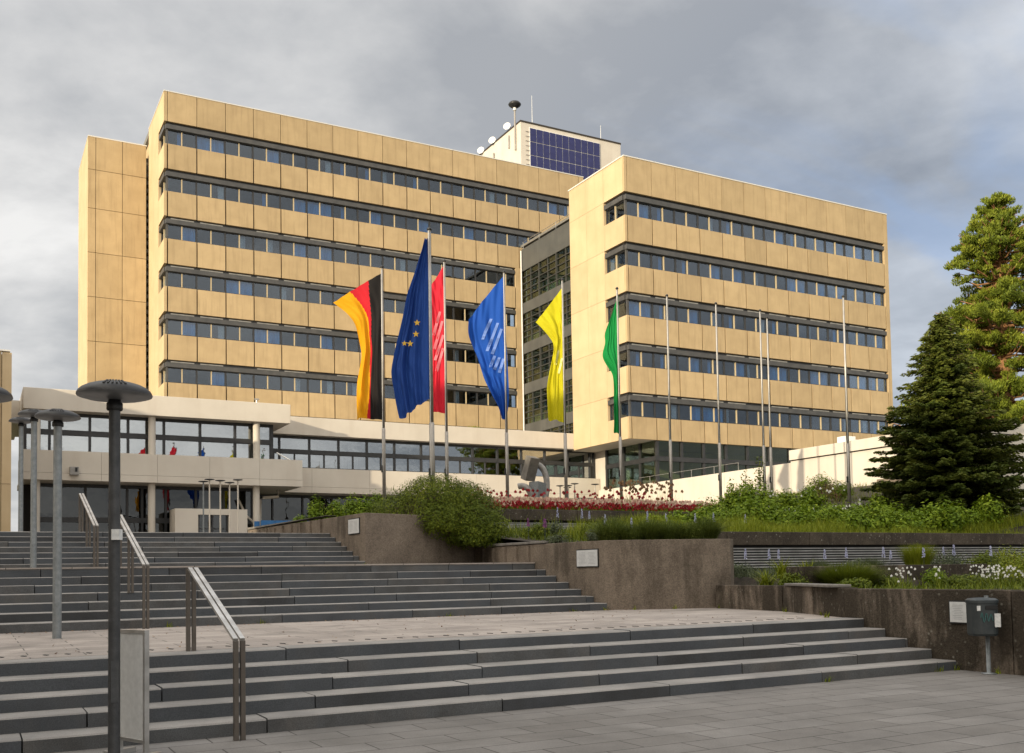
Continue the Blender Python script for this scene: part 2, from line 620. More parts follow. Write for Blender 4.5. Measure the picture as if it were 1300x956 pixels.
def share(src, parent, loc, scale=(1, 1, 1), rot=0.0):
    """another copy of a part (and its own sub-parts) under a parent"""
    c = src.copy()
    COL.objects.link(c)
    c.parent = parent
    c.location = Vector(loc) - ORG[parent.name]
    c.scale = scale
    c.rotation_euler = (0, 0, rot)
    for ch in src.children:
        d = ch.copy(); COL.objects.link(d); d.parent = c
    return c


# ------------------------------------------------------------------ ground, landings, flights of steps
G0 = .05
b = MB(); b.quad([(-1500, -1500, -.45), (1500, -1500, -.45), (1500, 2500, -.45), (-1500, 2500, -.45)])
struct(b.build('ground', 'ground_far'))
b = MB(); b.box(-40, 60, -40, 9.9, -.5, G0)
struct(b.build('forecourt_paving', 'paving_ground'))
L1, L2, L3 = .75, 1.80, 2.73


def flight(label, x0, x1, y0, tread, n, z0, z1, yend, nose=0.012):
    t = thing('flight_of_steps', label, 'steps', ((x0 + x1) / 2, y0, z0))
    h = (z1 - z0) / n
    for k in range(n):
        za, zb = z0 + h * k, z0 + h * (k + 1)
        ya = y0 + tread * k
        yb = y0 + tread * (k + 1) + .06 if k < n - 1 else ya + tread
        m = MB()
        # each step is a row of long granite blocks
        x = x0 - random.random() * 1.5
        rnd = random.Random(n * 100 + k)
        while x < x1:
            L = rnd.uniform(1.6, 2.7)
            xa, xb = max(x, x0), min(x + L, x1)
            if xb - xa > .05:
                dy = rnd.uniform(-.006, .006); dz = rnd.uniform(-.004, .004)
                c = rnd.uniform(.008, .016)
                rv = rnd.choice((0, 0, 0, 2, 3))
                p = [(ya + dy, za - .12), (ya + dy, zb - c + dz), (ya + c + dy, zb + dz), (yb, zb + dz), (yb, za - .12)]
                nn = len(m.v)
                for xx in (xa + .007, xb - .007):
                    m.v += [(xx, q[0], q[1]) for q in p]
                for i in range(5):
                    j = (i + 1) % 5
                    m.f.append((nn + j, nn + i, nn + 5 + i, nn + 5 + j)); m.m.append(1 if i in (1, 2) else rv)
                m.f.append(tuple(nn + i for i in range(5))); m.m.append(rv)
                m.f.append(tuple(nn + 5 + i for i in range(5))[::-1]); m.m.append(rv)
            x += L
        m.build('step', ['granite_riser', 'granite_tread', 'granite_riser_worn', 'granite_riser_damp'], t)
    m = MB(); m.box(x0, x1 - .01, y0 + .05, y0 + tread * n, z0 - .5, z0 - .08)
    m.build('footing', 'granite_riser', t)
    return t


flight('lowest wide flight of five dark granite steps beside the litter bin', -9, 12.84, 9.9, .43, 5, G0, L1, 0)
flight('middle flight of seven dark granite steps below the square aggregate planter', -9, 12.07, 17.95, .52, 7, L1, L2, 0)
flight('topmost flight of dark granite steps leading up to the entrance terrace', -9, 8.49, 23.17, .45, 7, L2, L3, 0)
b = MB(); b.box(-9, 14.4, 9.9 + .43 * 5, 17.95, L1 - .3, L1)
struct(b.build('lower_landing_pavement', 'paving_landing'))
b = MB(); b.box(-9, 12.3, 17.95 + .52 * 7 - .2, 23.17, L2 - .3, L2 + .002); b.box(-9, 12.3, 17.95 + .52 * 6 - .012, 23.17, L2 + .004, L2 + .034)
struct(b.build('upper_landing_pavement', 'paving_landing'))
b = MB(); b.box(-40, 16.5, 23.17 + .45 * 7, 61, L3 - .3, L3 - .005)
b.box(-40, -9, 9.9, 23.17 + .45 * 7, L3 - 3, L3 - .005)
struct(b.build('terrace_pavement', 'paving_square'))
b = MB()
for i in range(62):
    x = -1.5 + i * .225
    if x < 12.3:
        b.obox((x, 12.42, L1 + .003), (.012, .03, 0), (-.02, .05, 0), (0, 0, .003))
tag(b.build('slot_drain', 'black'), 'row of short black drain slots along the edge of the paved landing', 'drain')


# ------------------------------------------------------------------ planter walls and beds
def wall_poly(name, pts, th, z0, z1, mat, parent=None, bevel=.012):
    """wall following a plan polyline; thickness to the left of its direction"""
    P = [Vector((p[0], p[1])) for p in pts]
    off = []
    for i, p in enumerate(P):
        ds = []
        if i > 0: ds.append((P[i] - P[i - 1]).normalized())
        if i < len(P) - 1: ds.append((P[i + 1] - P[i]).normalized())
        ns = [Vector((-d.y, d.x)) for d in ds]
        n = sum(ns, Vector((0, 0))).normalized()
        k = 1 / max(.4, n.dot(ns[0]))
        off.append(p + n * th * k)
    out = [tuple(p) for p in P] + [tuple(p) for p in off[::-1]]
    zt = z1 if not hasattr(z1, '__len__') else list(z1) + list(z1)[::-1]
    out = out[::-1]
    if hasattr(zt, '__len__'): zt = zt[::-1]
    m = MB(); m.prism(out, z0, zt)
    return m.build(name, mat, parent, bevel=bevel)


def signplate(label, c, w_, h_, nrm, ax):
    """white notice plate in a black frame on a wall; nrm outwards, ax along the wall"""
    t = thing('notice_plate', label, 'sign', c)
    n, a = Vector(nrm), Vector(ax)
    up = Vector((0, 0, 1))
    m = MB(); m.obox(Vector(c) + n * .012, a * (w_ / 2 + .022), up * (h_ / 2 + .022), n * .012); m.build('frame', 'black', t)
    m = MB(); m.obox(Vector(c) + n * .028, a * w_ / 2, up * h_ / 2, n * .005); m.build('panel', 'sign_white', t)
    m = MB()
    rnd = random.Random(int(c[1] * 10))
    for k in range(9):
        for sgn in (-1, 1):
            L = w_ * rnd.uniform(.12, .19)
            m.obox(Vector(c) + n * .034 + a * (sgn * w_ * .23) + up * (h_ * (.34 - k * .085)), a * L, up * .004, n * .001)
    m.build('print', 'sign_print', t)
    return t


# planter wall beside the top flight
t = thing('planter_wall', 'brown aggregate planter wall under the big round bush, left end with a white plate', 'wall', (8.5, 23.2, L2))
m = wall_poly('wall', [(8.5, 35.0), (8.5, 23.2), (12.3, 24.45), (12.3, 28.3)], .22, L2 - .4, [3.22, 3.12, 3.12, 3.2], 'aggregate', t)
wall_poly('coping', [(8.47, 35.0), (8.47, 26.2)], .3, 3.225, [3.30, 3.22], 'coping_stone', t)
m = MB()
for i in range(9):
    y = 26.6 + i * .95
    m.box(8.44, 8.5, y, y + .13, L2, 3.14)
m.build('rib', 'aggregate', t)
signplate('small white plate on the planter wall beside the top flight of steps', (8.5, 23.95, 2.82), .78, .36, (-1, 0, 0), (0, 1, 0))
# planter wall beside the middle flight
t = thing('planter_wall', 'brown aggregate planter wall with rounded front below the dark lavender mounds', 'wall', (12.08, 18.05, L1))
wall_poly('wall', [(12.08, 25.2), (12.08, 18.05), (12.55, 17.72), (13.2, 17.45), (14.1, 17.12), (14.70, 17.0), (14.93, 17.15), (15.0, 17.6), (15.0, 20.98)], .24, L1 - .4, [2.28] + [2.26] * 8, 'aggregate', t)
wall_poly('coping', [(12.05, 25.2), (12.05, 20.6)], .32, 2.283, [2.36, 2.34], 'coping_stone', t)
m = MB()
for i in range(5):
    y = 21.3 + i * .62
    m.box(12.02, 12.08, y, y + .10, L2, 2.24)
m.build('rib', 'aggregate', t)
signplate('white plate on the planter wall beside the middle flight of steps', (12.08, 18.70, 1.885), .84, .36, (-1, 0, 0), (0, 1, 0))
# low wall beside the lowest flight
t = thing('planter_wall', 'long dark stained low planter wall behind the litter bin', 'wall', (12.85, 11.0, G0))
for q in ([(14.22, 16.95), (13.94, 14.64)], [(13.925, 14.60), (13.37, 13.27)], [(13.36, 13.24), (12.86, 12.06)]):
    wall_poly('wall', q, .26, L1 - .4, 1.25, 'aggregate_dark', t)
wall_poly('wall', [(12.85, 12.045), (12.85, 9.0)], .26, G0 - .4, 1.235, 'aggregate_dark', t)
wall_poly('wall', [(12.85, 8.985), (12.85, 5.0), (12.9, 1.0)], .26, G0 - .4, 1.225, 'aggregate_dark', t)
wall_poly('coping', [(13.86, 14.50), (12.82, 12.3)], .36, 1.253, 1.30, 'coping_stone', t)
signplate('white plate on the low planter wall next to the litter bin', (12.85, 9.72, .905), .50, .30, (-1, 0, 0), (0, 1, 0))


def terr(x, y):
    """height of the planted beds"""
    if y < 14.8: z = 1.14
    elif y < 21.3: z = 1.40 if (x > 15.3 or y > 17.6) else 1.14
    elif y < 28.3: z = 2.34 + (y - 21.3) * .085
    else: z = min(3.55 + (y - 28.3) * .10, 4.2)
    if x < 14.75 and 17.05 < y < 28.3: z = max(z, 2.16 + max(0, y - 21) * .07)
    if x < 12.15 and y > 22: z = min(2.97 + max(0, x - 8.7) * .12, 4.0)
    if x > 28 and y > 22: z += min(1.0, (x - 28) / 12) * 1.5
    return z


gx = np.arange(0, 131) * .25 + 8.7
gy = np.arange(0, 160) * .25 + 1.0
vs, fs = [], []
idx = {}
def inbed(x, y):
    if y < 12: return x > 13.0
    if y < 16.9 and x < np.interp(y, [12, 14.55, 16.95], [13.0, 14.05, 14.35]): return False
    if x < 15.5 and y > 16.9 and x > 12.2 and y < 24.4:
        return y > np.interp(x, [12.2, 12.55, 13.2, 14.1, 14.7, 15.0, 15.01], [18.15, 17.85, 17.58, 17.25, 17.15, 17.3, 17.0])
    if y < 17.0: return x > 13.0 + (y - 12) * .255
    if x < 12.2: return y > 23.32 + (x - 8.5) * .333 and (y < 35 or x > 14) and x > 8.6
    return y < 36 or x > 14
for i, x in enumerate(gx[:-1]):
    for j, y in enumerate(gy[:-1]):
        if not inbed(x + .1, y + .1): continue
        f = []
        for a, c in ((0, 0), (1, 0), (1, 1), (0, 1)):
            k = (i + a, j + c)
            if k not in idx:
                idx[k] = len(vs); vs.append((gx[k[0]], gy[k[1]], terr(gx[k[0]], gy[k[1]])))
            f.append(idx[k])
        fs.append(tuple(f))
struct(obj_from('planting_soil', vs, fs, 'soil'))
b = MB(); b.box(20, 75, 40.5, 100, 1, 3.9)
struct(b.build('square_pavement', 'paving_square'))


def planter_beam(label, x0, x1, y, zb, zt, slats, z_s, ends):
    t = thing('planter_beam', label, 'planter', ((x0 + x1) / 2, y, zb))
    x = x0
    while x < x1 - .1:
        m = MB(); m.box(x + .008, min(x + 3.05, x1) - .008, y, y + .42, zb, zt)
        m.build('beam', 'aggregate_lichen', t, bevel=.015); x += 3.05
    for k in range(slats):
        z = zb - .09 - (zb - .1 - z_s) * k / (slats - 1)
        m = MB(); m.box(x0, x1, y + .07, y + .105, z - .016, z + .016); m.build('slat', 'slat_pale', t)
    m = MB(); m.box(x0, x1, y + .25, y + .3, z_s - .2, zb - .01); m.build('back_board', 'black', t)
    return t


planter_beam('dark lichen covered concrete beam with white slats below the red tulips', 11.6, 24.4, 28.0, 3.27, 3.63, 6, 2.92, 0)
planter_beam('dark lichen covered concrete beam with white slats below the fresh green grass', 15.02, 40, 21.0, 2.24, 2.61, 8, 1.62, 0)
t = thing('low_wall', 'low dark concrete edging wall behind the white bedding flowers', 'wall', (17, 15.0, 1.1))
m = MB(); m.box(14.6, 17.1, 14.9, 15.2, 1.0, 1.62); m.box(17.115, 20.5, 14.9, 15.2, 1.0, 1.62); m.build('wall', 'aggregate_dark', t, bevel=.012)

# ------------------------------------------------------------------ office blocks
BAY = 2.06
# one window of a bay: two panes in a dark frame, mullion pale
def window_proto(name, w_, h_, axis, parent, loc, curtain=None, pane='pane_office'):
    """axis 'x': in a wall facing -Y, running along +X; 'y': in a wall facing -X, running along +Y"""
    def P(a, d, z):   # along, depth inwards, up
        return (loc[0] + a, loc[1] + d, loc[2] + z) if axis == 'x' else (loc[0] + d, loc[1] + a, loc[2] + z)
    def bx(m, a0, a1, d0, d1, z0, z1, mi=0):
        p, q = P(a0, d0, z0), P(a1, d1, z1)
        m.box(p[0], q[0], p[1], q[1], p[2], q[2], mi)
    m = MB()
    for k in range(2):
        bx(m, .07 + k * (w_ / 2 - .02), w_ / 2 - .045 + k * (w_ / 2 - .02), .03, .04, .05, h_ - .05)
    win = m.build(name, pane, parent, at=loc)
    f = MB()
    bx(f, 0, .06, -.03, .07, 0, h_); bx(f, w_ - .06, w_, -.03, .07, 0, h_)
    bx(f, .06, w_ - .06, -.03, .07, 0, .05); bx(f, .06, w_ - .06, -.03, .07, h_ - .06, h_)
    bx(f, w_ / 2 - .035, w_ / 2 + .035, -.045, .07, .05, h_ - .06, 1)
    f.build('window_frame', ['frame_dark', 'mullion_pale'], win, at=loc)
    if curtain:
        c = MB()
        a0, a1 = curtain[1] * w_, curtain[2] * w_
        nn = 14
        for k in range(nn):
            xa, xb = a0 + (a1 - a0) * k / nn, a0 + (a1 - a0) * (k + 1) / nn
            d0, d1 = .22 + .03 * (k % 2), .22 + .03 * ((k + 1) % 2)
            pts = [P(xa, d0, .02), P(xb, d1, .02), P(xb, d1, h_ - .02), P(xa, d0, h_ - .02)]
            c.quad(pts)
        c.build('curtain', curtain[0], win, at=loc)
    return win


CURT = [None, None, None, ('curtain_white', .76, .97), ('curtain_blue', .52, .97), ('curtain_blue', .04, .97), ('curtain_white', .05, .24), ('curtain_blue', .36, .48), ('curtain_white', .54, .74)]
WTS = [4, 3.5, 3.5, 3, 2.6, 1.8, 1.6, 2.0, 1.6]


def facade_x(root, y, x0, xs, levels, ztop, zbot, xend, band, protos, blueness=0.0, lastscale=1.0, seed=1):
    """street front facing -Y: parapet, bands of windows with blind boxes, spandrel panels between them.
    xs: joint positions"""
    rnd = random.Random(seed)
    TH = .2
    # parapet panels
    m = MB()
    cuts = [x0] + list(xs) + [xend]
    for a, c in zip(cuts, cuts[1:]):
        if c - a > .05: m.box(a + (.02 if a != x0 else 0), c - (.02 if c != xend else 0), y, y + TH, levels[0] + .002, ztop)
    m.build('parapet', 'facade_panel', root)
    for li, zt in enumerate(levels):
        z_w = zt - band
        zn = levels[li + 1] if li + 1 < len(levels) else zbot
        m = MB()
        for a, c in zip(cuts, cuts[1:]):
            if c - a > .05: m.box(a + (.045 if a != x0 else 0), c - (.045 if c != xend else 0), y, y + TH, zn + .002, z_w - .03)
        m.build('spandrel', 'facade_panel', root)
        # slab and backing behind the spandrel
        m = MB(); m.box(x0 + .22, xend - .02, y + TH + .03, y + 1.9, zn + .14, z_w - .06); m.build('floor_slab', 'joint_dark', root)
        # external blind box and its shadow gap
        m = MB(); m.box(x0 + .12, xs[-1] + .2, y + .02, y + .30, zt - .52, zt - .20)
        m.build('blind_box', 'blind_metal', root, bevel=.01)
        m = MB(); m.box(x0 + .24, xs[-1] + .2, y + .2, y + .34, zt - .20, zt - .004); m.build('head_frame', 'frame_dark', root)
        for a, c in zip(xs, xs[1:]):
            if rnd.random() < (.0 if li < 2 else .85):
                share(TRANSOM, root, (a + .25, y + .17, zt - .155), ((c - a - .43) / 1.6, 1, 1))
        for k, (a, c) in enumerate(zip(xs, xs[1:])):
            wgt = [w_ * (1 + (2.5 * blueness if i in (4, 5, 7) else 0)) for i, w_ in enumerate(WTS)]
            ci = rnd.choices(range(len(CURT)), wgt)[0]
            share(protos[ci], root, (a, y + .22, z_w), ((c - a) / BAY, 1, 1), rnd.uniform(-.009, .009))


def levels_of(top, n, step=3.463):
    return [top - step * i for i in range(n)]


BAND = 1.62
WH = BAND - .52
SILL = 0.0
protoroot = thing('office_block', 'tall beige concrete office block with six rows of windows', 'building', (11.97, 73.4, 3))
A = protoroot
PR = [window_proto('window', BAY, WH, 'x', A, (0, 300, -30 - 3 * i), CURT[i]) for i in range(len(CURT))]
TRANSOM = MB().box(0, 1.6, 300, 300.028, -70, -69.92).build('transom_reflection', 'slat_pale', A, at=(0, 300, -70))  # pale strips stand for sky reflected in small transom panes
PRY = [window_proto('window', BAY, WH, 'y', A, (0, 320, -30 - 3 * i), CURT[i]) for i in (0, 3)]
XA0, YA = 11.97, 73.4
LA = levels_of(34.46, 6)
jA = [12.2 + BAY * k for k in range(18)]
facade_x(A, YA, XA0, jA, LA[:2], 36.63, LA[2], 47.7, BAND, PR, .3, seed=3)
jA2 = [12.2 + BAY * k for k in range(14)] + [40.62]
# lower four floors end at the glazed link
rootL = A
def lower_A():
    rnd = random.Random(11)
    TH = .2
    cuts = [XA0] + jA2 + [41.2]
    for li, zt in enumerate(LA[2:]):
        z_w = zt - BAND
        zn = LA[2:][li + 1] if li < 3 else 13.65
        m = MB()
        for a, c in zip(cuts, cuts[1:]):
            m.box(a + (.045 if a != XA0 else 0), c - (.045 if c != 41.2 else 0), YA, YA + TH, zn + .002, z_w - .03)
        m.build('spandrel', 'facade_panel', A)
        m = MB(); m.box(40.66, 41.2, YA + .001, YA + .5, z_w - .03, zt + .002); m.build('end_pier', 'facade_panel', A)
        m = MB(); m.box(XA0 + .22, 41.1, YA + TH + .03, YA + 1.9, zn + .14, z_w - .06); m.build('floor_slab', 'joint_dark', A)
        m = MB(); m.box(XA0 + .12, 40.6, YA + .02, YA + .30, zt - .52, zt - .20); m.build('blind_box', 'blind_metal', A, bevel=.01)
        m = MB(); m.box(XA0 + .24, 40.6, YA + .2, YA + .34, zt - .20, zt - .004); m.build('head_frame', 'frame_dark', A)
        for a, c in zip(jA2, jA2[1:]):
            if rnd.random() < .85: share(TRANSOM, A, (a + .25, YA + .17, zt - .155), ((c - a - .43) / 1.6, 1, 1))
        for a, c in zip(jA2, jA2[1:]):
            wgt = [w_ * (1.6 if i in (4, 5) and li == 2 else 1) for i, w_ in enumerate(WTS)]
            ci = rnd.choices(range(len(CURT)), wgt)[0]
            share(PR[ci], A, (a, YA + .22, z_w), ((c - a) / BAY, 1, 1))
lower_A()


def side_wall(root, x, y0, y1, ywin, levels, ztop, zbot, band, wallmat, joints_y=(), floor_joints=True, seed=5):
    """flank facing -X from corner y0 to y1; windows wrap round the corner as far as ywin"""
    TH = .2
    cuts = [ywin] + list(joints_y) + [y1]
    m = MB()
    if floor_joints:
        zs = [zbot] + [z for z in levels[::-1]] + [ztop]
        for a, c in zip(cuts, cuts[1:]):
            for z0, z1 in zip(zs, zs[1:]):
                m.box(x, x + TH, a + .008, c - .008, z0 + .008, z1 - (.008 if z1 != ztop else 0))
    else:
        m.box(x, x + TH, ywin, y1, zbot, ztop)
    m.build('flank_wall', wallmat, root)
    m = MB(); m.box(x + TH + .01, x + TH + .3, ywin + .05, y1 - .02, zbot + .02, ztop - .1); m.build('flank_backing', 'joint_dark', root)
    m = MB(); m.box(x, x + TH, y0 + .201, ywin - .006, levels[0] + .002, ztop); m.build('parapet', wallmat, root)
    for li, zt in enumerate(levels):
        z_w = zt - band
        zn = levels[li + 1] if li + 1 < len(levels) else zbot
        m = MB(); m.box(x, x + TH, y0 + .201, ywin - .006, zn + .002, z_w - .03); m.build('spandrel', wallmat, root)
        m = MB(); m.box(x + .02, x + .30, y0 + .31, ywin - .01, zt - .52, zt - .20); m.build('blind_box', 'blind_metal', root, bevel=.01)
        m = MB(); m.box(x + .2, x + .34, y0 + .35, ywin - .01, zt - .20, zt - .004); m.build('head_frame', 'frame_dark', root)
        m = MB(); m.box(x + .16, x + .30, y0 + .16, y0 + .30, z_w - .03, zt - .2); m.build('corner_post', 'blind_metal', root)
        share(PRY[li % 2], root, (x + .22, y0 + .28, z_w), (1, (ywin - y0 - .3) / BAY, 1))
        m = MB(); m.box(x + .23, x + 1.8, y0 + 1.95, ywin - .01, zn + .14, z_w - .06); m.build('floor_slab', 'joint_dark', root)


side_wall(A, XA0, YA, 80.4, 75.85, LA, 36.63, 13.65, BAND, 'facade_wall', (), False)
m = MB()
m.box(XA0 + 1.9, 41.1, YA + 1.9, 95, 11, 36.2); m.box(41.1, 47.6, YA + 1.9, 95, 29, 36.2)
m.build('core', 'room_dark', A)
m = MB(); m.box(XA0 + .02, 47.68, YA + .201, 95.2, 36.2, 36.60); m.build('roof', 'roof_gravel', A)
m = MB(); m.box(XA0 - .03, 47.73, YA - .03, YA + .3, 36.632, 36.70); m.box(XA0 - .03, XA0 + .3, YA + .3, 80.45, 36.632, 36.70); m.build('coping', 'coping', A)
m = MB(); m.box(47.5, 47.7, YA + .21, 95, 29, 36.2); m.box(XA0 + .1, 47.6, 94.9, 95.2, 3, 36.2); m.box(XA0 + .25, XA0 + .45, 80.45, 94.9, 3, 36.2); m.build('rear_wall', 'facade_panel', A)
m = MB(); m.box(XA0 + .3, 41.1, YA + .25, YA + 1.9, 13.50, 13.64); m.box(XA0 + .6, 41.1, YA + .6, YA + 1.9, 11.0, 13.5); m.build('undercroft', 'room_dark', A)

# stair wing on the left
WG = thing('stair_wing', 'narrow windowless beige wing left of the tall office block', 'building', (7.6, 80.5, 3))
m = MB()
zs = [3] + [LA[5] - 3.463 * k for k in (2, 1, 0)] + [LA[4], LA[3], LA[2], LA[1], 35.3]
zs = [3, 9.2, 12.7, 16.15, 19.55, 22.95, 26.35, 29.75, 32.75, 35.3]
for a, c in ((7.6, 8.15), (8.15, 10.05), (10.05, 11.8)):
    for z0, z1 in zip(zs, zs[1:]):
        m.box(a + (.018 if a > 7.7 else 0), c - .018, 80.5, 80.7, z0 + .018, z1 - .018)
m.build('front_panel', 'facade_panel', WG)
m = MB(); m.box(7.6, 7.8, 80.701, 88, 3, 35.28); m.build('flank_wall', 'facade_wall', WG)
m = MB(); m.box(7.81, 11.75, 80.71, 88, 3, 35.0); m.build('core', 'joint_dark', WG)
m = MB(); m.box(7.58, 11.85, 80.48, 88, 35.282, 35.36); m.build('coping', 'coping', WG)
m = MB()
for k in range(38):
    m.box(11.82, 12.15, 80.9, 81.0, 12 + k * .6, 12.3 + k * .6)
m.build('louvre', 'metal_grey', WG)

# front office block
B = thing('office_block', 'lower beige office block standing forward on the right, five rows of windows', 'building', (39.05, 55, 3))
XB0, YB = 39.05, 55.0
LB = levels_of(27.52, 5)
jB = [39.28 + 2.09 * k for k in range(13)]
facade_x(B, YB, XB0, jB, LB, 29.94, 10.51, 64.8, BAND, PR, .75, seed=21)
side_wall(B, XB0, YB, 62.1, 57.55, LB, 29.94, 10.51, BAND, 'facade_wall', (59.8,), True, seed=9)
for zt in LB:
    m = MB(); m.box(64.4, 64.8, YB + .001, YB + .5, zt - BAND - .03, zt + .002); m.build('end_pier', 'facade_panel', B)
m = MB(); m.box(XB0 + 1.9, 64.6, YB + 1.9, 62, 10.9, 29.4); m.box(43.7, 64.6, 62, 74, 10.9, 29.4); m.build('core', 'room_dark', B)
m = MB(); m.box(64.6, 64.8, YB + .51, 74, 10.5, 29.9); m.box(41.3, 64.6, 74, 74.2, 10.5, 29.9); m.box(XB0 + .2, 41.2, 61.9, 62.1, 10.6, 29.9); m.build('rear_wall', 'facade_panel', B)
m = MB(); m.box(XB0 + .2, 64.6, YB + .2, 62.05, 29.4, 29.6); m.box(41.3, 64.6, 62.05, 74, 29.4, 29.6); m.build('roof', 'roof_gravel', B)
m = MB(); m.box(XB0 - .03, 64.83, YB - .03, YB + .3, 29.942, 30.02); m.box(XB0 - .05, XB0 + .3, YB + .3, 62.15, 29.942, 30.03); m.build('coping', 'coping', B)
m = MB(); m.box(XB0 + .2, 64.6, YB + .2, 75, 10.515, 10.64); m.build('soffit', 'white_render', B)
# glazed ground floor under it
m = MB()
m.box(41.6, 64, 55.25, 55.27, 3.9, 10.5); m.box(41.35, 41.37, 55.4, 61.2, 3.9, 10.5)
m.build('ground_floor_glazing', 'pane_clear', B)
m = MB()
for x in (41.4, 43.5, 45.45, 47.5, 49.5, 51.6, 53.6, 56, 58):
    m.box(x, x + .2, 55.15, 55.36, 3.9, 10.5)
for y in (56.9, 58.9, 61.1):
    m.box(41.28, 41.46, y, y + .2, 3.9, 10.5)
m.box(41.28, 64, 55.1, 55.4, 9.1, 9.42); m.box(41.27, 41.5, 55.41, 61.3, 9.1, 9.42)
m.build('ground_floor_frame', 'frame_dark', B)
m = MB(); m.box(43.5, 64, 60.0, 60.2, 3.9, 10.5); m.box(41.7, 43.4, 63, 63.2, 3.9, 10.5); m.box(41.5, 64, 55.6, 63, 3.8, 3.9); m.build('lobby_wall', 'cream_wall', B)
m = MB(); m.lathe([(.33, 3.9), (.33, 10.5)], (42.4, 59.8, 0)); m.lathe([(.3, 3.9), (.3, 10.5)], (49.2, 57.5, 0)); m.build('lobby_column', 'white_paint', B, smooth=True)
m = MB(); m.box(41.35, 41.6, 61.3, 68, 3.9, 10.5); m.build('lobby_flank', 'white_render', B)

# glazed link between the blocks
K = thing('glazed_link', 'dark grey metal and glass stair link between the two office blocks', 'building', (41.2, 62.1, 11))
XK = 41.22
yk = [62.12, 64.9, 67.7, 70.5, 73.35]
m = MB(); m.box(XK, XK + .2, 62.12, 73.35, 27.25, 29.15)
for zt in LB[1:]:
    m.box(XK, XK + .2, 62.12, 73.35, zt - .48, zt + .42)
m.build('metal_panel', 'metal_grey', K)
for li, zt in enumerate([27.25] + [z - .48 for z in LB[1:]]):
    zb = ([z + .42 for z in LB[1:]] + [11.8])[li]
    for a, c in zip(yk, yk[1:]):
        m = MB(); m.box(XK + .12, XK + .13, a + .04, c - .04, zb, zt); wn = m.build('window', 'pane_clear', K)
        m = MB(); m.box(XK - .02, XK + .16, a - .04, a + .04, zb + .002, zt - .002)
        m.box(XK + .02, XK + .16, (a + c) / 2 - .03, (a + c) / 2 + .03, zb + .002, zt - .002)
        for q in (.2, .4, .6, .8):
            z = zb + (zt - zb) * q
            m.box(XK + .03, XK + .15, a + .041, (a + c) / 2 - .031, z - .03, z + .03); m.box(XK + .03, XK + .15, (a + c) / 2 + .031, c - .041, z - .03, z + .03)
        m.build('window_frame', 'link_frame', wn)
        if (li + int(a)) % 2:
            m = MB(); m.box(XK + .5, XK + .54, a + .2, c - .3, zb + .01, zb + .75); m.build('roller_blind', 'curtain_white', wn)
m = MB(); m.box(XK + 2.2, 47.4, 62.2, 73.3, 11, 28.9); m.build('core', 'core_green', K)
m = MB()
for zt in LB[1:] + [11.4]:
    m.box(XK + .21, XK + 2.2, 62.2, 73.3, zt - .6, zt + .4)
m.build('floor_slab', 'metal_grey', K)
m = MB(); m.box(XK + .05, 47.4, 62.15, 73.3, 28.95, 29.1); m.build('roof', 'roof_gravel', K)
m = MB(); m.tube([(XK + .05, 62.3, 29.75), (XK + .05, 73.2, 29.75)], .025, 6)
for y in (62.4, 65, 67.7, 70.4, 73.1): m.tube([(XK + .05, y, 29.1), (XK + .05, y, 29.75)], .02, 6)
m.build('railing', 'steel', K)
m = MB(); m.tube([(XK - .1, 73.25, 12), (XK - .1, 73.25, 29)], .06, 8); m.build('downpipe', 'white_paint', K)

# plant room on the roof
T = thing('rooftop_plant_room', 'cream rooftop plant room with blue solar panels on its front', 'building', (45.1, 80, 36.6))
m = MB(); m.box(45.1, 56.45, 80, 92, 36.6, 43.9); m.build('wall', 'white_render', T)
m = MB(); m.box(45.05, 56.5, 79.95, 92.05, 43.902, 44.05); m.build('coping', 'joint_dark', T)
for r in range(4):
    for k in range(11):
        x = 46.05 + k * .716
        z1 = 43.45 - r * 1.31
        m = MB(); m.box(x + .03, x + .686, 79.90, 79.94, z1 - 1.25, z1); m.build('solar_panel', 'solar_cell', T)
m = MB(); m.box(46.0, 53.95, 79.945, 79.985, 38.2, 43.52); m.build('solar_rack', 'white_paint', T)
m = MB()
for k in range(14): m.box(45.6, 46.0, 79.93, 79.96, 37.2 + k * .45, 37.24 + k * .45)
m.build('ladder', 'pole_metal', T)
m = MB(); m.tube([(45.06, 82.2, 42.2), (45.06, 82.2, 43.4)], .12, 8); m.tube([(44.98, 85.3, 40.9), (44.98, 85.3, 42.9)], .09, 8); m.build('pipe', 'pole_metal', T)
si = thing('warning_siren', 'black mushroom shaped siren on a rooftop mast', 'siren', (45.0, 80.9, 41.5))
m = MB(); m.tube([(45.0, 80.9, 41.5), (45.0, 80.9, 45.7)], .09, 8); m.build('mast', 'pole_metal', si)
m = MB(); m.lathe([(.0, 45.55), (.3, 45.6), (.55, 45.78), (.62, 45.9), (.5, 46.08), (.2, 46.18), (0, 46.2)], (45.0, 80.9, 0), 24); m.build('horn_head', 'lamp_dark', si, smooth=True)
m = MB(); m.lathe([(.0, 45.3), (.16, 45.32), (.16, 45.56)], (45.0, 80.9, 0), 12); m.build('collar', 'white_paint', si)
for (x, z0, z1, lab) in ((46.6, 44.0, 46.9, 'tall thin white aerial on the front edge of the rooftop plant room'), (54.4, 44.0, 45.6, 'short thin white aerial at the right end of the plant room roof')):
    m = MB(); m.tube([(x, 80.4, z0), (x, 80.4, z1)], [.03, .015], 6); tag(m.build('aerial', 'white_paint'), lab, 'aerial')
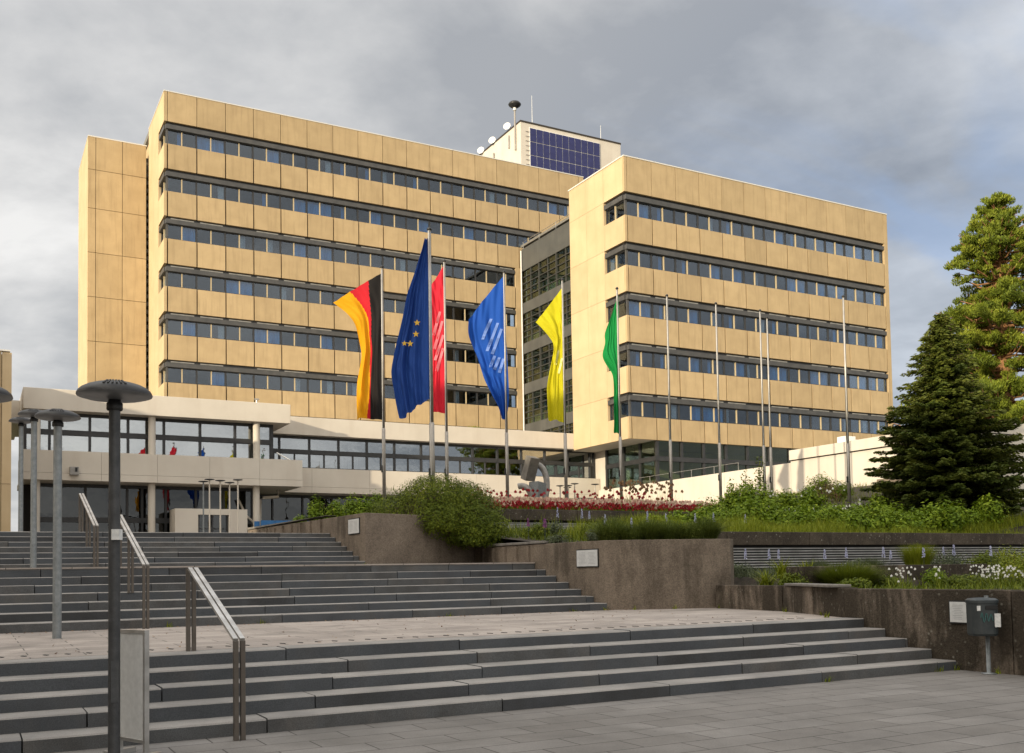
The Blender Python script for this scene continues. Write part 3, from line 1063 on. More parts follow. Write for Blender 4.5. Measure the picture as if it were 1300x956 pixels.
for (y, z, lab) in ((87.9, 44.15, 'lowest leftmost white satellite dish beside the plant room'), (85.4, 44.2, 'middle white satellite dish on the plant room roof edge'), (82.3, 44.35, 'white satellite dish nearest the black siren')):
    d = thing('satellite_dish', lab, 'satellite dish', (44.9, y, z), 'satellite dishes on the roof')
    m = MB()
    ax = Vector((-.75, -.62, .2)).normalized()
    q = ax.to_track_quat('Z', 'Y').to_matrix()
    for r0, r1 in ((0, .16), (.16, .28), (.28, .37)):
        for s in range(20):
            a0, a1 = 2 * math.pi * s / 20, 2 * math.pi * (s + 1) / 20
            pts = [q @ Vector((r * math.cos(a), r * math.sin(a), .35 * r * r)) + Vector((44.9, y, z)) for r, a in ((r0, a0), (r1, a0), (r1, a1), (r0, a1))]
            m.quad(pts)
    m.build('reflector', 'white_paint', d, smooth=True)
    m = MB(); m.tube([(45.3, y, z - 1.0), (45.3, y, z - .05), (44.9, y, z)], .04, 6); m.build('bracket', 'pole_metal', d)

# ------------------------------------------------------------------ low building in front
Pd = thing('podium_building', 'long low building with pale rendered bands and dark framed windows', 'building', (2.36, 58, L3))
XT0, XT1, YT = 2.35, 16.65, 58.0
m = MB(); m.box(XT0, XT1, YT, 70, 10.65, 11.78); m.build('roof_fascia', 'white_render', Pd, bevel=.02)
m = MB(); m.box(XT1 + .002, 45, 62.1, 73.3, 10.6, 11.76); m.build('roof_fascia', 'white_render', Pd, bevel=.02)
m = MB(); m.box(-6, XT0 - .01, 61.5, 70, 10.45, 11.6); m.build('roof_fascia', 'white_render', Pd)
def band(x0, x1, y, joints, z0=6.9, z1=8.48, yb=None):
    m = MB()
    cs = [x0] + joints + [x1]
    for a, c in zip(cs, cs[1:]):
        m.box(a + (.006 if a != x0 else 0), c - (.006 if c != x1 else 0), y, y + .25, z0 + .385, z1)
        m.box(a + (.006 if a != x0 else 0), c - (.006 if c != x1 else 0), y, y + .25, z0, z0 + .373)
    m.build('balcony_band', 'white_render', Pd)
    m = MB(); m.box(x0 + .02, x1 - .02, y + .251, yb, z0 + .01, z0 + .3); m.build('floor_slab', 'white_render', Pd)
band(2.36, 17.35, YT, [6.2, 9.1, 11.95, 14.8], yb=66)
m = MB(); m.box(17.1, 17.35, YT + .251, 62.09, 6.9, 8.48); m.box(2.36, 2.6, YT + .251, 64, 6.9, 8.48); m.build('balcony_band', 'white_render', Pd)
band(17.36, 41.3, 62.1, [19.2, 23.1, 27.0, 31.0, 35.0, 38.6], yb=66.5)
def column(x, y, z0, z1, r=.2):
    m = MB(); m.lathe([(r, z0), (r, z1)], (x, y, 0), 20); m.build('column', 'white_render', Pd, smooth=True)
for x in (3.02, 8.87, 14.73):
    column(x, 58.55, L3, 6.9); column(x, 58.45, 8.48, 10.65)
def strip(x0, x1, y, z0, z1, mull, tz, lower=None, th=.13, pane='pane_podium', deep=.14):
    cuts = [x0] + [q for q in mull if x0 < q < x1] + [x1]
    for a, c in zip(cuts, cuts[1:]):
        m = MB(); m.box(a + .03, c - .03, y + .05, y + .062, z0 + .04, z1 - .04); wn = m.build('window', pane, Pd)
        f = MB()
        f.box(a - th / 2, a + th / 2, y - deep / 2, y + .12, z0, z1)
        f.box(c - th / 2 + .002, c + th / 2 - .002, y - deep / 2 + .002, y + .118, z0 + .002, z1 - .002)
        f.box(a + th / 2, c - th / 2, y - deep / 2 + .01, y + .12, z0, z0 + .1); f.box(a + th / 2, c - th / 2, y - deep / 2 + .01, y + .12, z1 - .16, z1)
        f.box(a + th / 2, c - th / 2, y - deep / 2 - .02, y + .12, tz - .14, tz + .14)
        if lower:
            q = (a + c) / 2
            f.box(q - .04, q + .04, y - .03, y + .12, z0 + .1, tz - .14)
        f.build('window_frame', 'frame_dark', wn)
strip(2.5, 15.75, 58.95, 8.48, 10.65, [3.68, 5.7, 7.68, 9.6, 11.6, 13.6, 14.95], 9.58)
strip(16.55, 41.2, 62.75, 8.48, 10.6, [17.28 + 1.967 * k for k in range(13)], 9.58, True, .11)
m = MB(); m.box(15.65, 15.85, 58.9, 62.8, 8.48, 10.65); m.build('return_frame', 'frame_dark', Pd)
m = MB(); m.box(2.4, 15.6, 61.5, 61.7, L3, 10.6); m.box(15.6, 41.2, 65.8, 66, 4, 10.6); m.build('inner_wall', 'room_dark', Pd)
m = MB()
for x in (19, 22.5, 27, 31, 36): m.box(x, x + .7, 64.6, 64.62, 8.5, 10.4)
m.build('curtain', 'curtain_white', Pd)
strip(3.1, 14.9, 60.2, L3, 6.88, [5.6, 7.8, 8.6, 9.1, 9.9, 11.6, 13.2], 4.9, None, .13, 'pane_entrance')
strip(15.2, 30, 64.2, L3, 6.88, [17.2, 19.2, 21.2, 23.2, 25.2, 27.5], 4.6, None, .1, 'pane_entrance')
m = MB(); m.box(30, 41.3, 64, 64.2, L3, 6.9); m.build('base_wall', 'white_render', Pd)
m = MB(); m.lathe([(.05, 11.78), (.05, 12.1), (.1, 12.12), (.16, 12.2), (0, 12.24)], (14.95, 59.2, 0), 12); m.build('roof_vent', 'steel', Pd)
m = MB(); m.tube([(16.55, 60.5, 6.88), (16.55, 60.5, 6.45), (15.55, 60.1, 6.35), (15.3, 60.0, 6.2), (15.3, 60.0, L3)], .1, 10); m.build('downpipe', 'white_render', Pd, smooth=True)
m = MB(); m.tube([(14.0, 59.9, 6.2), (14.4, 59.6, 5.2), (15.0, 59.3, 4.6)], .07, 8); m.build('drain_hose', 'white_render', Pd, smooth=True)
m = MB(); m.box(4.60, 5.05, YT - .22, YT - .002, 7.18, 7.62); m.build('wall_lantern', 'sculpture_tube', Pd, bevel=.02)
m = MB(); m.box(4.86, 4.98, YT - .235, YT - .221, 7.35, 7.58); m.build('lantern_glass', 'black', Pd)
m = MB(); m.tube([(16.0, 58.7, 8.95), (16.7, 58.35, 8.5)], .05, 6); m.build('drain_spout', 'white_paint', Pd)

bx_ = thing('entrance_kiosk', 'pale box shaped porch with a dark window under the low building', 'kiosk', (12, 57.6, L3))
m = MB(); m.box(9.95, 11.2, 57.5, 59.2, L3, 5.45); m.box(11.2, 12.9, 57.5, 59.2, 5.12, 5.45); m.box(12.9, 13.95, 57.5, 59.2, L3, 5.45); m.box(11.2, 12.9, 58.9, 59.2, L3, 5.12); m.build('wall', 'white_render', bx_)
m = MB(); m.box(11.2, 12.9, 57.75, 57.77, L3, 5.12); wn = m.build('window', 'pane_entrance', bx_)
m = MB(); m.box(11.2, 12.9, 58.6, 58.62, L3, 5.12); m.build('inner_wall', 'room_dark', bx_)
m = MB()
for x in (11.24, 12.0, 12.8): m.box(x, x + .07, 57.68, 57.8, L3, 5.12)
for z in (3.6, 4.3): m.box(11.31, 12.8, 57.69, 57.79, z, z + .06)
m.build('window_frame', 'frame_dark', wn)
bp = thing('hoarding', 'bright blue panel fence beside the low building porch', 'fence', (15, 56, L3))
m = MB()
for k in range(4): m.box(14.35 + k * .8, 14.35 + k * .8 + .78, 56, 56.05, L3 + .02, 4.75 - .0)
m.box(14.0, 14.3, 56.1, 56.14, L3 + .02, 4.7); m.build('panel', 'blue_panel', bp)
m = MB()
for k in range(5): m.box(14.32 + k * .8, 14.38 + k * .8, 56.05, 56.11, L3, 4.7)
m.build('post', 'galvanised', bp)

# building at the left edge of the picture
Lb = thing('side_building', 'beige panelled building cut by the left edge of the picture', 'building', (-5, 52, L3))
m = MB()
for a, c in ((-14, -11.4), (-11.4, -8.8), (-8.8, -6.2), (-6.2, -3.6), (-3.6, -1), (-1, 1.2)):
    for z0, z1 in ((L3, 6.1), (6.1, 12.35)): m.box(a + .012, c - .012, 52, 52.2, z0 + .012, z1)
m.build('front_panel', 'facade_panel', Lb)
m = MB(); m.box(1.215, 1.62, 52.02, 52.3, L3, 6.09); m.box(1.215, 1.62, 52.02, 52.3, 6.11, 12.3); m.build('corner_panel', 'facade_wall', Lb)
m = MB(); m.box(-14, 1.5, 52.31, 60.5, L3, 12.25); m.build('core', 'facade_panel', Lb)
m = MB(); m.box(-14, 1.55, 51.97, 52.31, 12.352, 12.42); m.build('coping', 'coping', Lb)
m = MB(); m.box(.55, .95, 51.975, 51.998, 4.15, 4.4); m.build('name_plate', 'sign_white', Lb)

# white retaining wall and ramp building on the right
Rw = thing('ramp_wall', 'sunlit white rendered wall along the ramp below the right office block', 'wall', (40, 45, 4))
m = MB()
for a, c in ((41.05, 46.6), (46.62, 52.4), (52.42, 60.3)):
    m.box(40, 40.3, a, c, 3.5, 7.42)
m.build('wall', 'white_render', Rw)
m = MB()
for y in np.arange(45.5, 56, 2.2): m.tube([(40.15, y, 7.42), (40.15, y, 7.92)], .016, 6)
m.tube([(40.15, 45.5, 7.9), (40.15, 55.5, 7.9)], .012, 6)
m.build('railing', 'sculpture_tube', Rw)
m = MB(); m.box(40.31, 55, 41.05, 55.05, 6.6, 6.8); m.build('ramp_deck', 'white_render', Rw)
Rb = thing('annex_building', 'white rendered flat roofed annex right of the flagpoles', 'building', (40, 35, 4))
m = MB(); m.box(40, 54, 29, 41.03, 3.5, 7.50); m.build('wall', 'white_render', Rb)
m = MB(); m.box(40.04, 54, 29, 41.03, 7.502, 7.56); m.build('groove', 'joint_dark', Rb)
m = MB(); m.box(39.9, 54, 29, 41.04, 7.562, 8.1); m.build('roof_fascia', 'white_render', Rb)
m = MB(); m.box(40.2, 40.9, 37.2, 37.8, 8.1, 8.45); m.box(40.9, 41.6, 37.35, 37.6, 8.18, 8.32); m.build('roof_vent', 'white_paint', Rb)
m = MB(); m.box(39.88, 40.0 - .002, 32.0, 35.0, 4.2, 5.95); m.build('plinth', 'aggregate', Rb)
# stair parapet with glass in front of the ramp wall
lw = thing('stair_parapet', 'low grey stair parapet with a glass balustrade before the ramp wall', 'parapet', (31, 46, 3.9))
m = MB(); m.box(30.2, 32.6, 47.5, 47.8, 3.9, 5.75); m.build('wall', 'sculpture_box', lw)
m = MB(); m.box(27.9, 30.1, 47.6, 47.63, 3.9, 5.72); m.build('glass_panel', 'pane_clear', lw)

# plain unseen blocks added on the left, sized to cast shade over the steps
for (label, x0, x1, y0, y1, h_) in (('beige unseen block added left of the steps to shade them', -36, -13, -30, 13.6, 17.0), ('grey unseen block added beyond the forecourt to cast shade', -36, -13, 26, 48.5, 15.3)):
    nb = thing('shade_block', label, 'building', ((x0 + x1) / 2, (y0 + y1) / 2, 0))
    m = MB(); m.box(x0, x1, y0, y1, -.4, h_); m.build('wall', 'facade_panel', nb)
    m = MB()
    for z in np.arange(3.4, h_ - 1.5, 3.3):
        m.box(x1 - .02, x1 + .015, y0 + .8, y1 - .8, z, z + 1.4)
    m.build('window_band', 'pane_podium', nb)
    m = MB(); m.box(x0 - .1, x1 + .1, y0 - .1, y1 + .1, h_, h_ + .15); m.build('coping', 'coping', nb)

# ------------------------------------------------------------------ flagpoles and flags
CRV = Vector((math.cos(YAW), -math.sin(YAW), 0))     # across the wind, in the plane the flags hang in
HDV = Vector((math.sin(YAW), math.cos(YAW), 0))
def flagpole(label, x, y, zb, zt, r=.062):
    t = thing('flagpole', label, 'flagpole', (x, y, zb), 'flagpoles on the terrace')
    m = MB(); m.tube([(x, y, zb - .3), (x, y, zb + 2.6), (x, y, zb + 2.62)], [r, r, r * .8], 14); m.build('base_section', 'pole_metal', t, smooth=True)
    m = MB(); m.tube([(x, y, zb + 2.62), (x, y, zt)], [r * .78, r * .55], 12); m.build('mast', 'pole_metal', t, smooth=True)
    m = MB(); m.lathe([(.0, -.02), (r * .9, -.01), (r * 1.0, .03), (r * .5, .07), (0, .08)], (x, y, zt), 12); m.build('cap', 'lamp_dark', t, smooth=True)
    m = MB(); m.tube([(x - r * .85, y - r * .85, zb + 1.1), (x - r * .75, y - r * .75, zt - .05)], .007, 5); m.build('halyard', 'white_paint', t)
    m = MB(); m.box(x - r - .03, x - r + .02, y - .03, y + .03, zb + 1.05, zb + 1.3); m.build('cleat', 'lamp_dark', t)
    return t
flagpole('flagpole flying the black, red and gold banner', 12.82, 33, 4.15, 12.54)
flagpole('taller thick flagpole flying the dark blue banner with gold stars', 11.57, 26, 3.3, 11.52, .075)
flagpole('flagpole flying the red banner with white slanting bars', 14.81, 32, 4.0, 12.75)
flagpole('flagpole flying the bright blue banner', 17.23, 32, 4.1, 12.67)
flagpole('flagpole flying the yellow banner', 19.75, 32, 4.2, 12.70)
flagpole('flagpole flying the green banner', 22.27, 32, 4.2, 12.67)
flagpole('first bare flagpole right of the green banner', 24.71, 32, 4.2, 12.68)
flagpole('second bare flagpole right of the green banner', 27.25, 32, 4.2, 12.65)
flagpole('left one of the close pair of bare flagpoles', 29.67, 32, 4.2, 12.62)
flagpole('right one of the close pair of bare flagpoles, slightly shorter', 31.0, 33, 4.3, 12.69)
flagpole('rightmost bare flagpole beside the dark spruce', 30.78, 28.4, 3.9, 12.45, .068)


def pl(c, s):
    """point on a polyline at fraction s"""
    c = [Vector(p) for p in c]
    if len(c) == 1: return c[0]
    L = [(b_ - a).length for a, b_ in zip(c, c[1:])]
    T_ = sum(L) or 1
    d = s * T_
    for a, b_, l in zip(c, c[1:], L):
        if d <= l or (a is c[-2]): return a.lerp(b_, d / l if l else 0)
        d -= l
    return c[-1]


def smoothline(c, n=24, it=3):
    pts = [pl(c, i / n) for i in range(n + 1)]
    for _ in range(it):
        pts = [pts[0]] + [pts[i] * .5 + (pts[i - 1] + pts[i + 1]) * .25 for i in range(1, n)] + [pts[n]]
    return pts


def flag(label, pole, hoist, fly, top, bot, stripes, folds=2.4, amp=.17, seed=1, marks=()):
    px, py = pole
    t = thing('flag', label, 'flag', (px, py, hoist[0][1]), 'banners on the flagpoles')
    hoist, fly, top, bot = smoothline(hoist, 40, 1), smoothline(fly, 40, 3), smoothline(top, 30, 1), smoothline(bot, 30, 1)
    NU, NV = 56, 90
    rnd = random.Random(seed)
    ph = [rnd.uniform(0, 6.28) for _ in range(6)]
    G = {}
    for i in range(NU + 1):
        u = i / NU
        for j in range(NV + 1):
            v = j / NV
            h, f, tp, bt = pl(hoist, v), pl(fly, v), pl(top, u), pl(bot, u)
            p = h * (1 - u) + f * u + tp * (1 - v) + bt * v - (hoist[0] * (1 - u) * (1 - v) + fly[0] * u * (1 - v) + hoist[-1] * (1 - u) * v + fly[-1] * u * v)
            a_ = amp * (u ** .7) * (.35 + .65 * v)
            d = a_ * math.sin(2 * math.pi * folds * u + ph[0] + 1.8 * v) + .5 * a_ * math.sin(2 * math.pi * folds * 1.9 * u + ph[1] - 3.1 * v)
            d += .25 * amp * math.sin(7 * v + ph[2] + 3 * u) * u + .03 * math.sin(23 * v + 9 * u + ph[3]) * u
            d += .06 * math.sin(11 * (v + .45 * u) + ph[4]) * u + .022 * math.sin(34 * (u + .35 * v) + 5 * math.sin(6 * v + ph[5])) * (.3 + u)
            d += .05 * math.sin(17 * (v - .8 * u) + ph[5]) * (1 - u) * max(0, .6 - v)
            G[i, j] = Vector((px, py, 0)) + CRV * (p[0] - .03 * u) + HDV * d + Vector((0, 0, p[1]))
    edges = [0] + [s_[1] for s_ in stripes]
    parts = []
    for k, (mat_, u1) in enumerate(stripes):
        vs, fs, ix = [], [], {}
        for i in range(NU):
            for j in range(NV):
                uu, vv = (i + .5) / NU, (j + .5) / NV
                lo = stripes[k - 1][1] if k else (lambda v: -1)
                if not (lo(vv) <= uu < u1(vv)): continue
                f = []
                for a, b_ in ((0, 0), (1, 0), (1, 1), (0, 1)):
                    q = (i + a, j + b_)
                    if q not in ix: ix[q] = len(vs); vs.append(tuple(G[q]))
                    f.append(ix[q])
                fs.append(tuple(f))
        parts.append(obj_from('stripe' if len(stripes) > 1 else 'cloth', vs, fs, mat_, t, smooth=True))
    pts2 = np.array([[(G[i, j] - Vector((px, py, 0))).dot(CRV), G[i, j].z, (G[i, j] - Vector((px, py, 0))).dot(HDV)] for i in range(NU + 1) for j in range(NV + 1)])
    def depth(a, z):
        dd = (pts2[:, 0] - a) ** 2 + (pts2[:, 1] - z) ** 2
        o_ = np.argsort(dd)[:4]
        return float(pts2[o_, 2].min())
    for kind, mat_, polys in marks:
        for poly in polys:
            # subdivide the outline strip so that it lies on the folds
            m = MB()
            if kind == 'bar':
                (a0, z0), (a1, z1), (b0, y0), (b1, y1) = poly
                n = 14
                for s in range(n):
                    q = []
                    for (ss, e) in ((s, 0), (s, 1), (s + 1, 1), (s + 1, 0)):
                        w_ = ss / n
                        a = (a0 * (1 - w_) + a1 * w_) * (1 - e) + (b0 * (1 - w_) + b1 * w_) * e
                        z = (z0 * (1 - w_) + z1 * w_) * (1 - e) + (y0 * (1 - w_) + y1 * w_) * e
                        q.append(Vector((px, py, 0)) + CRV * a + HDV * (depth(a, z) - .014) + Vector((0, 0, z)))
                    m.quad(q)
                m.build('slanting_bar', mat_, t, smooth=True)
            else:
                a, z, r = poly
                c = []
                for s in range(10):
                    rr = r if s % 2 == 0 else r * .42
                    an = math.pi / 2 + s * math.pi / 5
                    aa, zz_ = a + rr * math.cos(an), z + rr * math.sin(an)
                    c.append((aa, zz_))
                d0 = min(depth(*q) for q in c)
                cc = [Vector((px, py, 0)) + CRV * q[0] + HDV * (d0 - .014) + Vector((0, 0, q[1])) for q in c]
                m.v = [tuple(p) for p in cc] + [tuple(Vector((px, py, 0)) + CRV * a + HDV * (d0 - .016) + Vector((0, 0, z)))]
                m.f = [(s, (s + 1) % 10, 10) for s in range(10)]; m.m = [0] * 10
                m.build('star', mat_, t)
    return t
one = lambda v: 2.0
def bars(lst, w_):
    return [((a0, z0), (a1, z1), (a0 + w_, z0 - w_ * .2), (a1 + w_ * .9, z1 - w_ * .2)) for (a0, z0), (a1, z1) in lst]
flag('banner with black, red and gold upright stripes', (12.82, 33),
     [[-0.024, 12.335], [-0.022, 7.072]],
     [[-1.706, 11.281], [-1.246, 10.933], [-0.913, 10.502], [-0.833, 9.991], [-0.726, 9.452], [-0.786, 9.113], [-0.875, 8.578], [-0.936, 8.016], [-0.944, 7.143]],
     [[-0.024, 12.335], [-0.392, 12.113], [-1.042, 11.754], [-1.706, 11.281]], [[-0.022, 7.072], [-0.469, 7.108], [-0.944, 7.143]],
     [('cloth_black', lambda v: .26 + .20 * min(1, v * 2.5)), ('cloth_red', lambda v: .64 - .08 * min(1, v * 2.2) - .07 * math.sin(v * 6) ** 2 + .08 * max(0, v - .75)), ('cloth_gold', one)], 1.7, .16, 3)
flag('dark blue banner with gold stars', (11.57, 26),
     [[-0.047, 11.287], [-0.037, 6.612]], [[-0.105, 11.242], [-0.4, 10.302], [-0.635, 9.685], [-0.756, 8.953], [-1.016, 7.996], [-1.136, 7.405], [-1.008, 6.628], [-0.88, 6.035]],
     [[-0.047, 11.287], [-0.105, 11.242]], [[-0.037, 6.612], [-0.447, 6.369], [-0.789, 6.034], [-0.88, 6.035]],
     [('cloth_navy', one)], 3.1, .20, 8, [('star', 'star_yellow', [(-.377, 8.795, .10), (-.415, 8.469, .10), (-.579, 8.188, .10), (-.742, 8.19, .085)])])
flag('red banner with four white slanting bars', (14.81, 32),
     [[-0.03, 12.577], [-0.043, 7.273]], [[-0.662, 11.618], [-0.622, 10.252], [-0.58, 9.117], [-0.568, 7.845], [-0.462, 7.364]], [[-0.03, 12.577], [-0.346, 12.069], [-0.662, 11.618]], [[-0.043, 7.273], [-0.462, 7.364]],
     [('cloth_pink_red', one)], 1.6, .10, 5, [('bar', 'bar_pink', bars([((-0.46, 10.084), (-0.22, 10.95)), ((-0.44, 9.583), (-0.14, 10.60)), ((-0.42, 9.188), (-0.11, 10.10)), ((-0.375, 8.80), (-0.12, 9.623))], .10))])
flag('bright blue banner with white slanting bars', (17.23, 32),
     [[-0.04, 12.519], [0.006, 10.842], [0.073, 9.522], [0.112, 8.353], [0.103, 7.799], [0.007, 7.248]], [[-1.299, 10.922], [-1.336, 10.424], [-1.196, 10.011], [-1.0, 9.54], [-0.752, 8.659], [-0.471, 8.1], [-0.218, 7.601], [-0.165, 7.338]],
     [[-0.04, 12.519], [-0.647, 11.793], [-1.299, 10.922]], [[0.007, 7.248], [-0.109, 7.192], [-0.165, 7.338]],
     [('cloth_blue', one)], 2.0, .17, 12, [('bar', 'bar_pale_blue', bars([((-0.881, 10.195), (-0.542, 10.962)), ((-0.724, 9.752), (-0.304, 10.793)), ((-0.54, 9.638), (-0.169, 10.568)), ((-0.613, 9.144), (-0.432, 9.582)), ((-0.462, 9.054), (-0.265, 9.523)), ((-0.289, 8.952), (-0.109, 9.465))], .11))])
flag('yellow banner hanging in folds', (19.75, 32),
     [[0.002, 12.417], [-0.034, 7.219]], [[-1.013, 11.098], [-0.748, 10.821], [-0.454, 10.483], [-0.31, 10.148], [-0.408, 9.696], [-0.636, 8.643], [-0.62, 7.89], [-0.6, 7.319]], [[0.002, 12.417], [-0.521, 11.727], [-1.013, 11.098]], [[-0.034, 7.219], [-0.331, 7.344], [-0.6, 7.319]],
     [('cloth_yellow', one)], 1.8, .14, 17, [('bar', 'bar_pale_yellow', bars([((-0.36, 9.45), (-0.22, 10.0)), ((-0.24, 9.123), (-0.10, 9.70))], .08))])
flag('narrow green banner wrapped close to its pole', (22.27, 32),
     [[0.049, 12.414], [-0.004, 6.93]], [[-0.216, 11.604], [-0.542, 10.796], [-0.421, 10.669], [-0.635, 10.017], [-0.411, 9.64], [-0.17, 9.324], [-0.172, 8.515], [-0.198, 7.243], [-0.219, 6.996]], [[0.049, 12.414], [-0.116, 11.947], [-0.216, 11.604]], [[-0.004, 6.93], [-0.219, 6.996]],
     [('cloth_green', one)], 1.3, .12, 23)

# ------------------------------------------------------------------ lamps
def street_lamp(label, loc, h=3.16, polemat='galvanised'):
    t = thing('street_lamp', label, 'street lamp', loc, 'disc headed street lamps along the steps')
    x, y, z = loc
    pr_ = .047 if polemat == 'pole_shaded' else .058
    m = MB(); m.lathe([(pr_ * 1.06, 0), (pr_, h)], loc, 20); m.build('pole', polemat, t, smooth=True)
    m = MB(); m.lathe([(pr_ + .016, h - .09), (pr_ + .02, h - .08), (pr_ + .02, h - .03), (pr_ + .006, h - .02), (pr_, h + .03)], loc, 20); m.build('collar', 'lamp_dark', t, smooth=True)
    m = MB(); m.lathe([(.31, h + .04), (.306, h + .057), (.295, h + .077), (.27, h + .099), (.225, h + .1225), (.16, h + .143), (.08, h + .156), (0.0, h + .16)], loc, 40); hd_ = m.build('lamp_shade', 'lamp_dark', t, smooth=True)
    m = MB(); m.lathe([(.31, h + .04), (.305, h + .032), (.25, h + .016), (.17, h + .004), (.09, h + .0), (.0, h + .0)], loc, 40); m.build('diffuser', 'lamp_under', t, smooth=True)
    for sgn in (0, math.pi * .72, -math.pi * .72):
        m = MB()
        for k in range(6):
            an = -math.pi / 2 - .12 + sgn + (k - 2.5) * .13
            d = Vector((math.cos(an), math.sin(an), 0)); sd = Vector((-d.y, d.x, 0))
            p = Vector(loc) + Vector((0, 0, h + .1215)) + d * .225
            m.obox(p, d * .05 + Vector((0, 0, -.0205)), sd * .008, Vector((0, 0, .006)))
        m.build('cooling_slot', 'black', hd_)
    m = MB(); m.box(x - .03, x + .03, y - pr_ - .006, y - pr_ + .004, z + .5, z + .85); m.build('access_door', polemat, t)
    return t
la = street_lamp('nearest large disc headed lamp with its pole darkened as in shade beside the information board', (1.08, 9.13, G0), 3.09, 'pole_shaded')
m = MB(); m.lathe([(.0, 0), (.05, .0), (.05, .09), (0, .09)], (1.09, 9.085, 1.93), 5); m.build('torn_sticker', 'sticker', la)
street_lamp('galvanised disc headed lamp standing on the lower landing', (1.10, 15.85, L1), 3.17)
street_lamp('galvanised disc headed lamp standing on the upper landing', (1.12, 22.55, L2 + .02), 3.12)
street_lamp('farthest disc headed lamp on the entrance terrace', (1.17, 29.9, L3), 3.12)
street_lamp('disc headed lamp cut by the left edge of the picture', (.01, 9.82, G0 + .12), 3.0)
mm = MB(); mm.lathe([(.03, 0), (.03, 3.15)], (0, 0, 0), 10)
def slim(label, loc, h, mat_, grp, tilt=0):
    t = thing('slim_lamp', label, 'lamp', loc, grp)
    m = MB(); m.lathe([(.036, 0), (.032, h)], loc, 10); m.build('pole', mat_, t, smooth=True)
    m = MB(); m.lathe([(.0, h - .01), (.08, h), (.215, h + .025), (.225, h + .04), (.20, h + .055), (.06, h + .07), (0, h + .07)], loc, 24); m.build('lamp_shade', 'lamp_dark', t, smooth=True)
for k, (p, lb) in enumerate((((9.2, 46.05), 'grey'), ((9.44, 45.9), 'tallest'), ((9.87, 45.68), 'middle'), ((10.24, 45.48), 'lowest'), ((10.57, 45.3), 'rightmost'))):
    lab = {'grey': 'dull grey leftmost slim lamp of the cluster before the porch', 'tallest': 'second slim lamp from the left in the cluster before the porch', 'middle': 'middle slim lamp of the cluster before the porch', 'lowest': 'slightly shorter slim lamp, second from right in the porch cluster', 'rightmost': 'rightmost slim lamp of the cluster before the porch'}[lb]
    slim(lab, (p[0], p[1], L3), [3.15, 3.24, 3.18, 3.08, 3.2][k], 'galvanised' if k == 0 else 'white_render', 'slim lamps before the porch')
for k, (x, y, z) in enumerate(((28.04, 46.05, 6.2), (28.73, 45.67, 6.3), (28.9, 46.6, 6.28), (29.09, 47.0, 6.22), (29.71, 45.14, 6.25))):
    slim(['small disc lamp behind the tulips, just left of the yellow banner pole', 'small disc lamp just right of the yellow banner pole, tallest of its trio', 'middle small disc lamp of the trio right of the yellow banner pole', 'lowest small disc lamp of the trio right of the yellow banner pole', 'small disc lamp standing alone before the sunlit white wall'][k], (x, y, 3.9), z - 3.9, 'pole_metal', 'small disc lamps behind the tulips')

# ------------------------------------------------------------------ handrails
def handrail(label, x, pts, posts):
    """pts: (y, z) of the top line, near to far; posts: (y, ztop, zbase)"""
    t = thing('handrail', label, 'handrail', (x, pts[0][0], posts[0][2]), 'steel handrails on the steps')
    (y0, z0), (y1, z1) = pts
    d = Vector((0, y1 - y0, z1 - z0)); L = d.length; d.normalize()
    n = Vector((0, -d.z, d.y))
    for sx in (-.032, .032):
        m = MB(); m.obox(Vector((x + sx, (y0 + y1) / 2, (z0 + z1) / 2)), Vector((.024, 0, 0)), d * L / 2, n * .016); m.build('rail_bar', 'steel', t, bevel=.003)
    for (y, zt, zb) in posts:
        m = MB()
        for sx in (-.032, .032): m.box(x + sx - .022, x + sx + .022, y - .03, y + .03, zb - .02, zt - .02)
        m.build('post', 'rail_post', t, bevel=.003)
    m = MB(); m.box(x - .009, x + .009, y0 + .05, y1 - .05, 0, 0.001) if False else None
    return t
handrail('lowest steel handrail in front of the lower landing', 2.25, ((9.62, 1.0), (11.86, 1.70)), ((9.62, 1.01, G0), (11.98, 1.72, L1)))
handrail('middle steel handrail on the seven step flight', 2.59, ((17.70, 1.82), (21.15, 2.86)), ((17.70, 1.83, L1), (19.52, 2.36, L1 + .6), (21.2, 2.88, L2)))
handrail('topmost steel handrail below the glazed entrance', 2.36, ((23.1, 2.74), (26.35, 3.68)), ((23.1, 2.75, L2), (24.7, 3.2, L2 + .5), (26.4, 3.70, L3)))

# ------------------------------------------------------------------ information board, litter bin, sculpture
t = thing('information_board', 'grey framed information board beside the nearest lamp pole', 'board', (1.2, 9.3, G0))
a = Vector((1.17, 9.52, 0)); c = Vector((1.34, 9.10, 0)); dr = (c - a).normalized(); nr = Vector((dr.y, -dr.x, 0))
mid = (a + c) / 2
m = MB(); m.obox(mid + Vector((0, 0, .66)), dr * .20, nr * .012, Vector((0, 0, .46))); m.build('panel', 'sign_white', t)
m = MB()
for e in (-1, 1): m.obox(mid + dr * .214 * e + Vector((0, 0, .62)), dr * .014, nr * .022, Vector((0, 0, .53)))
m.obox(mid + Vector((0, 0, 1.135)), dr * .20, nr * .021, Vector((0, 0, .014))); m.obox(mid + Vector((0, 0, .19)), dr * .20, nr * .021, Vector((0, 0, .014)))
m.build('frame', 'steel', t)
m = MB()
rnd = random.Random(4)
for k in range(7): m.obox(mid - nr * .0135 + dr * rnd.uniform(-.05, .05) + Vector((0, 0, 1.0 - k * .06)), dr * rnd.uniform(.06, .12), nr * .0008, Vector((0, 0, .006)))
m.obox(mid - nr * .0135 + dr * .06 + Vector((0, 0, .42)), dr * .012, nr * .0008, Vector((0, 0, .09))); m.obox(mid - nr * .0135 + dr * .075 + Vector((0, 0, .54)), dr * .02, nr * .0008, Vector((0, 0, .03)))
m.build('print', 'sign_print', t)
m = MB()
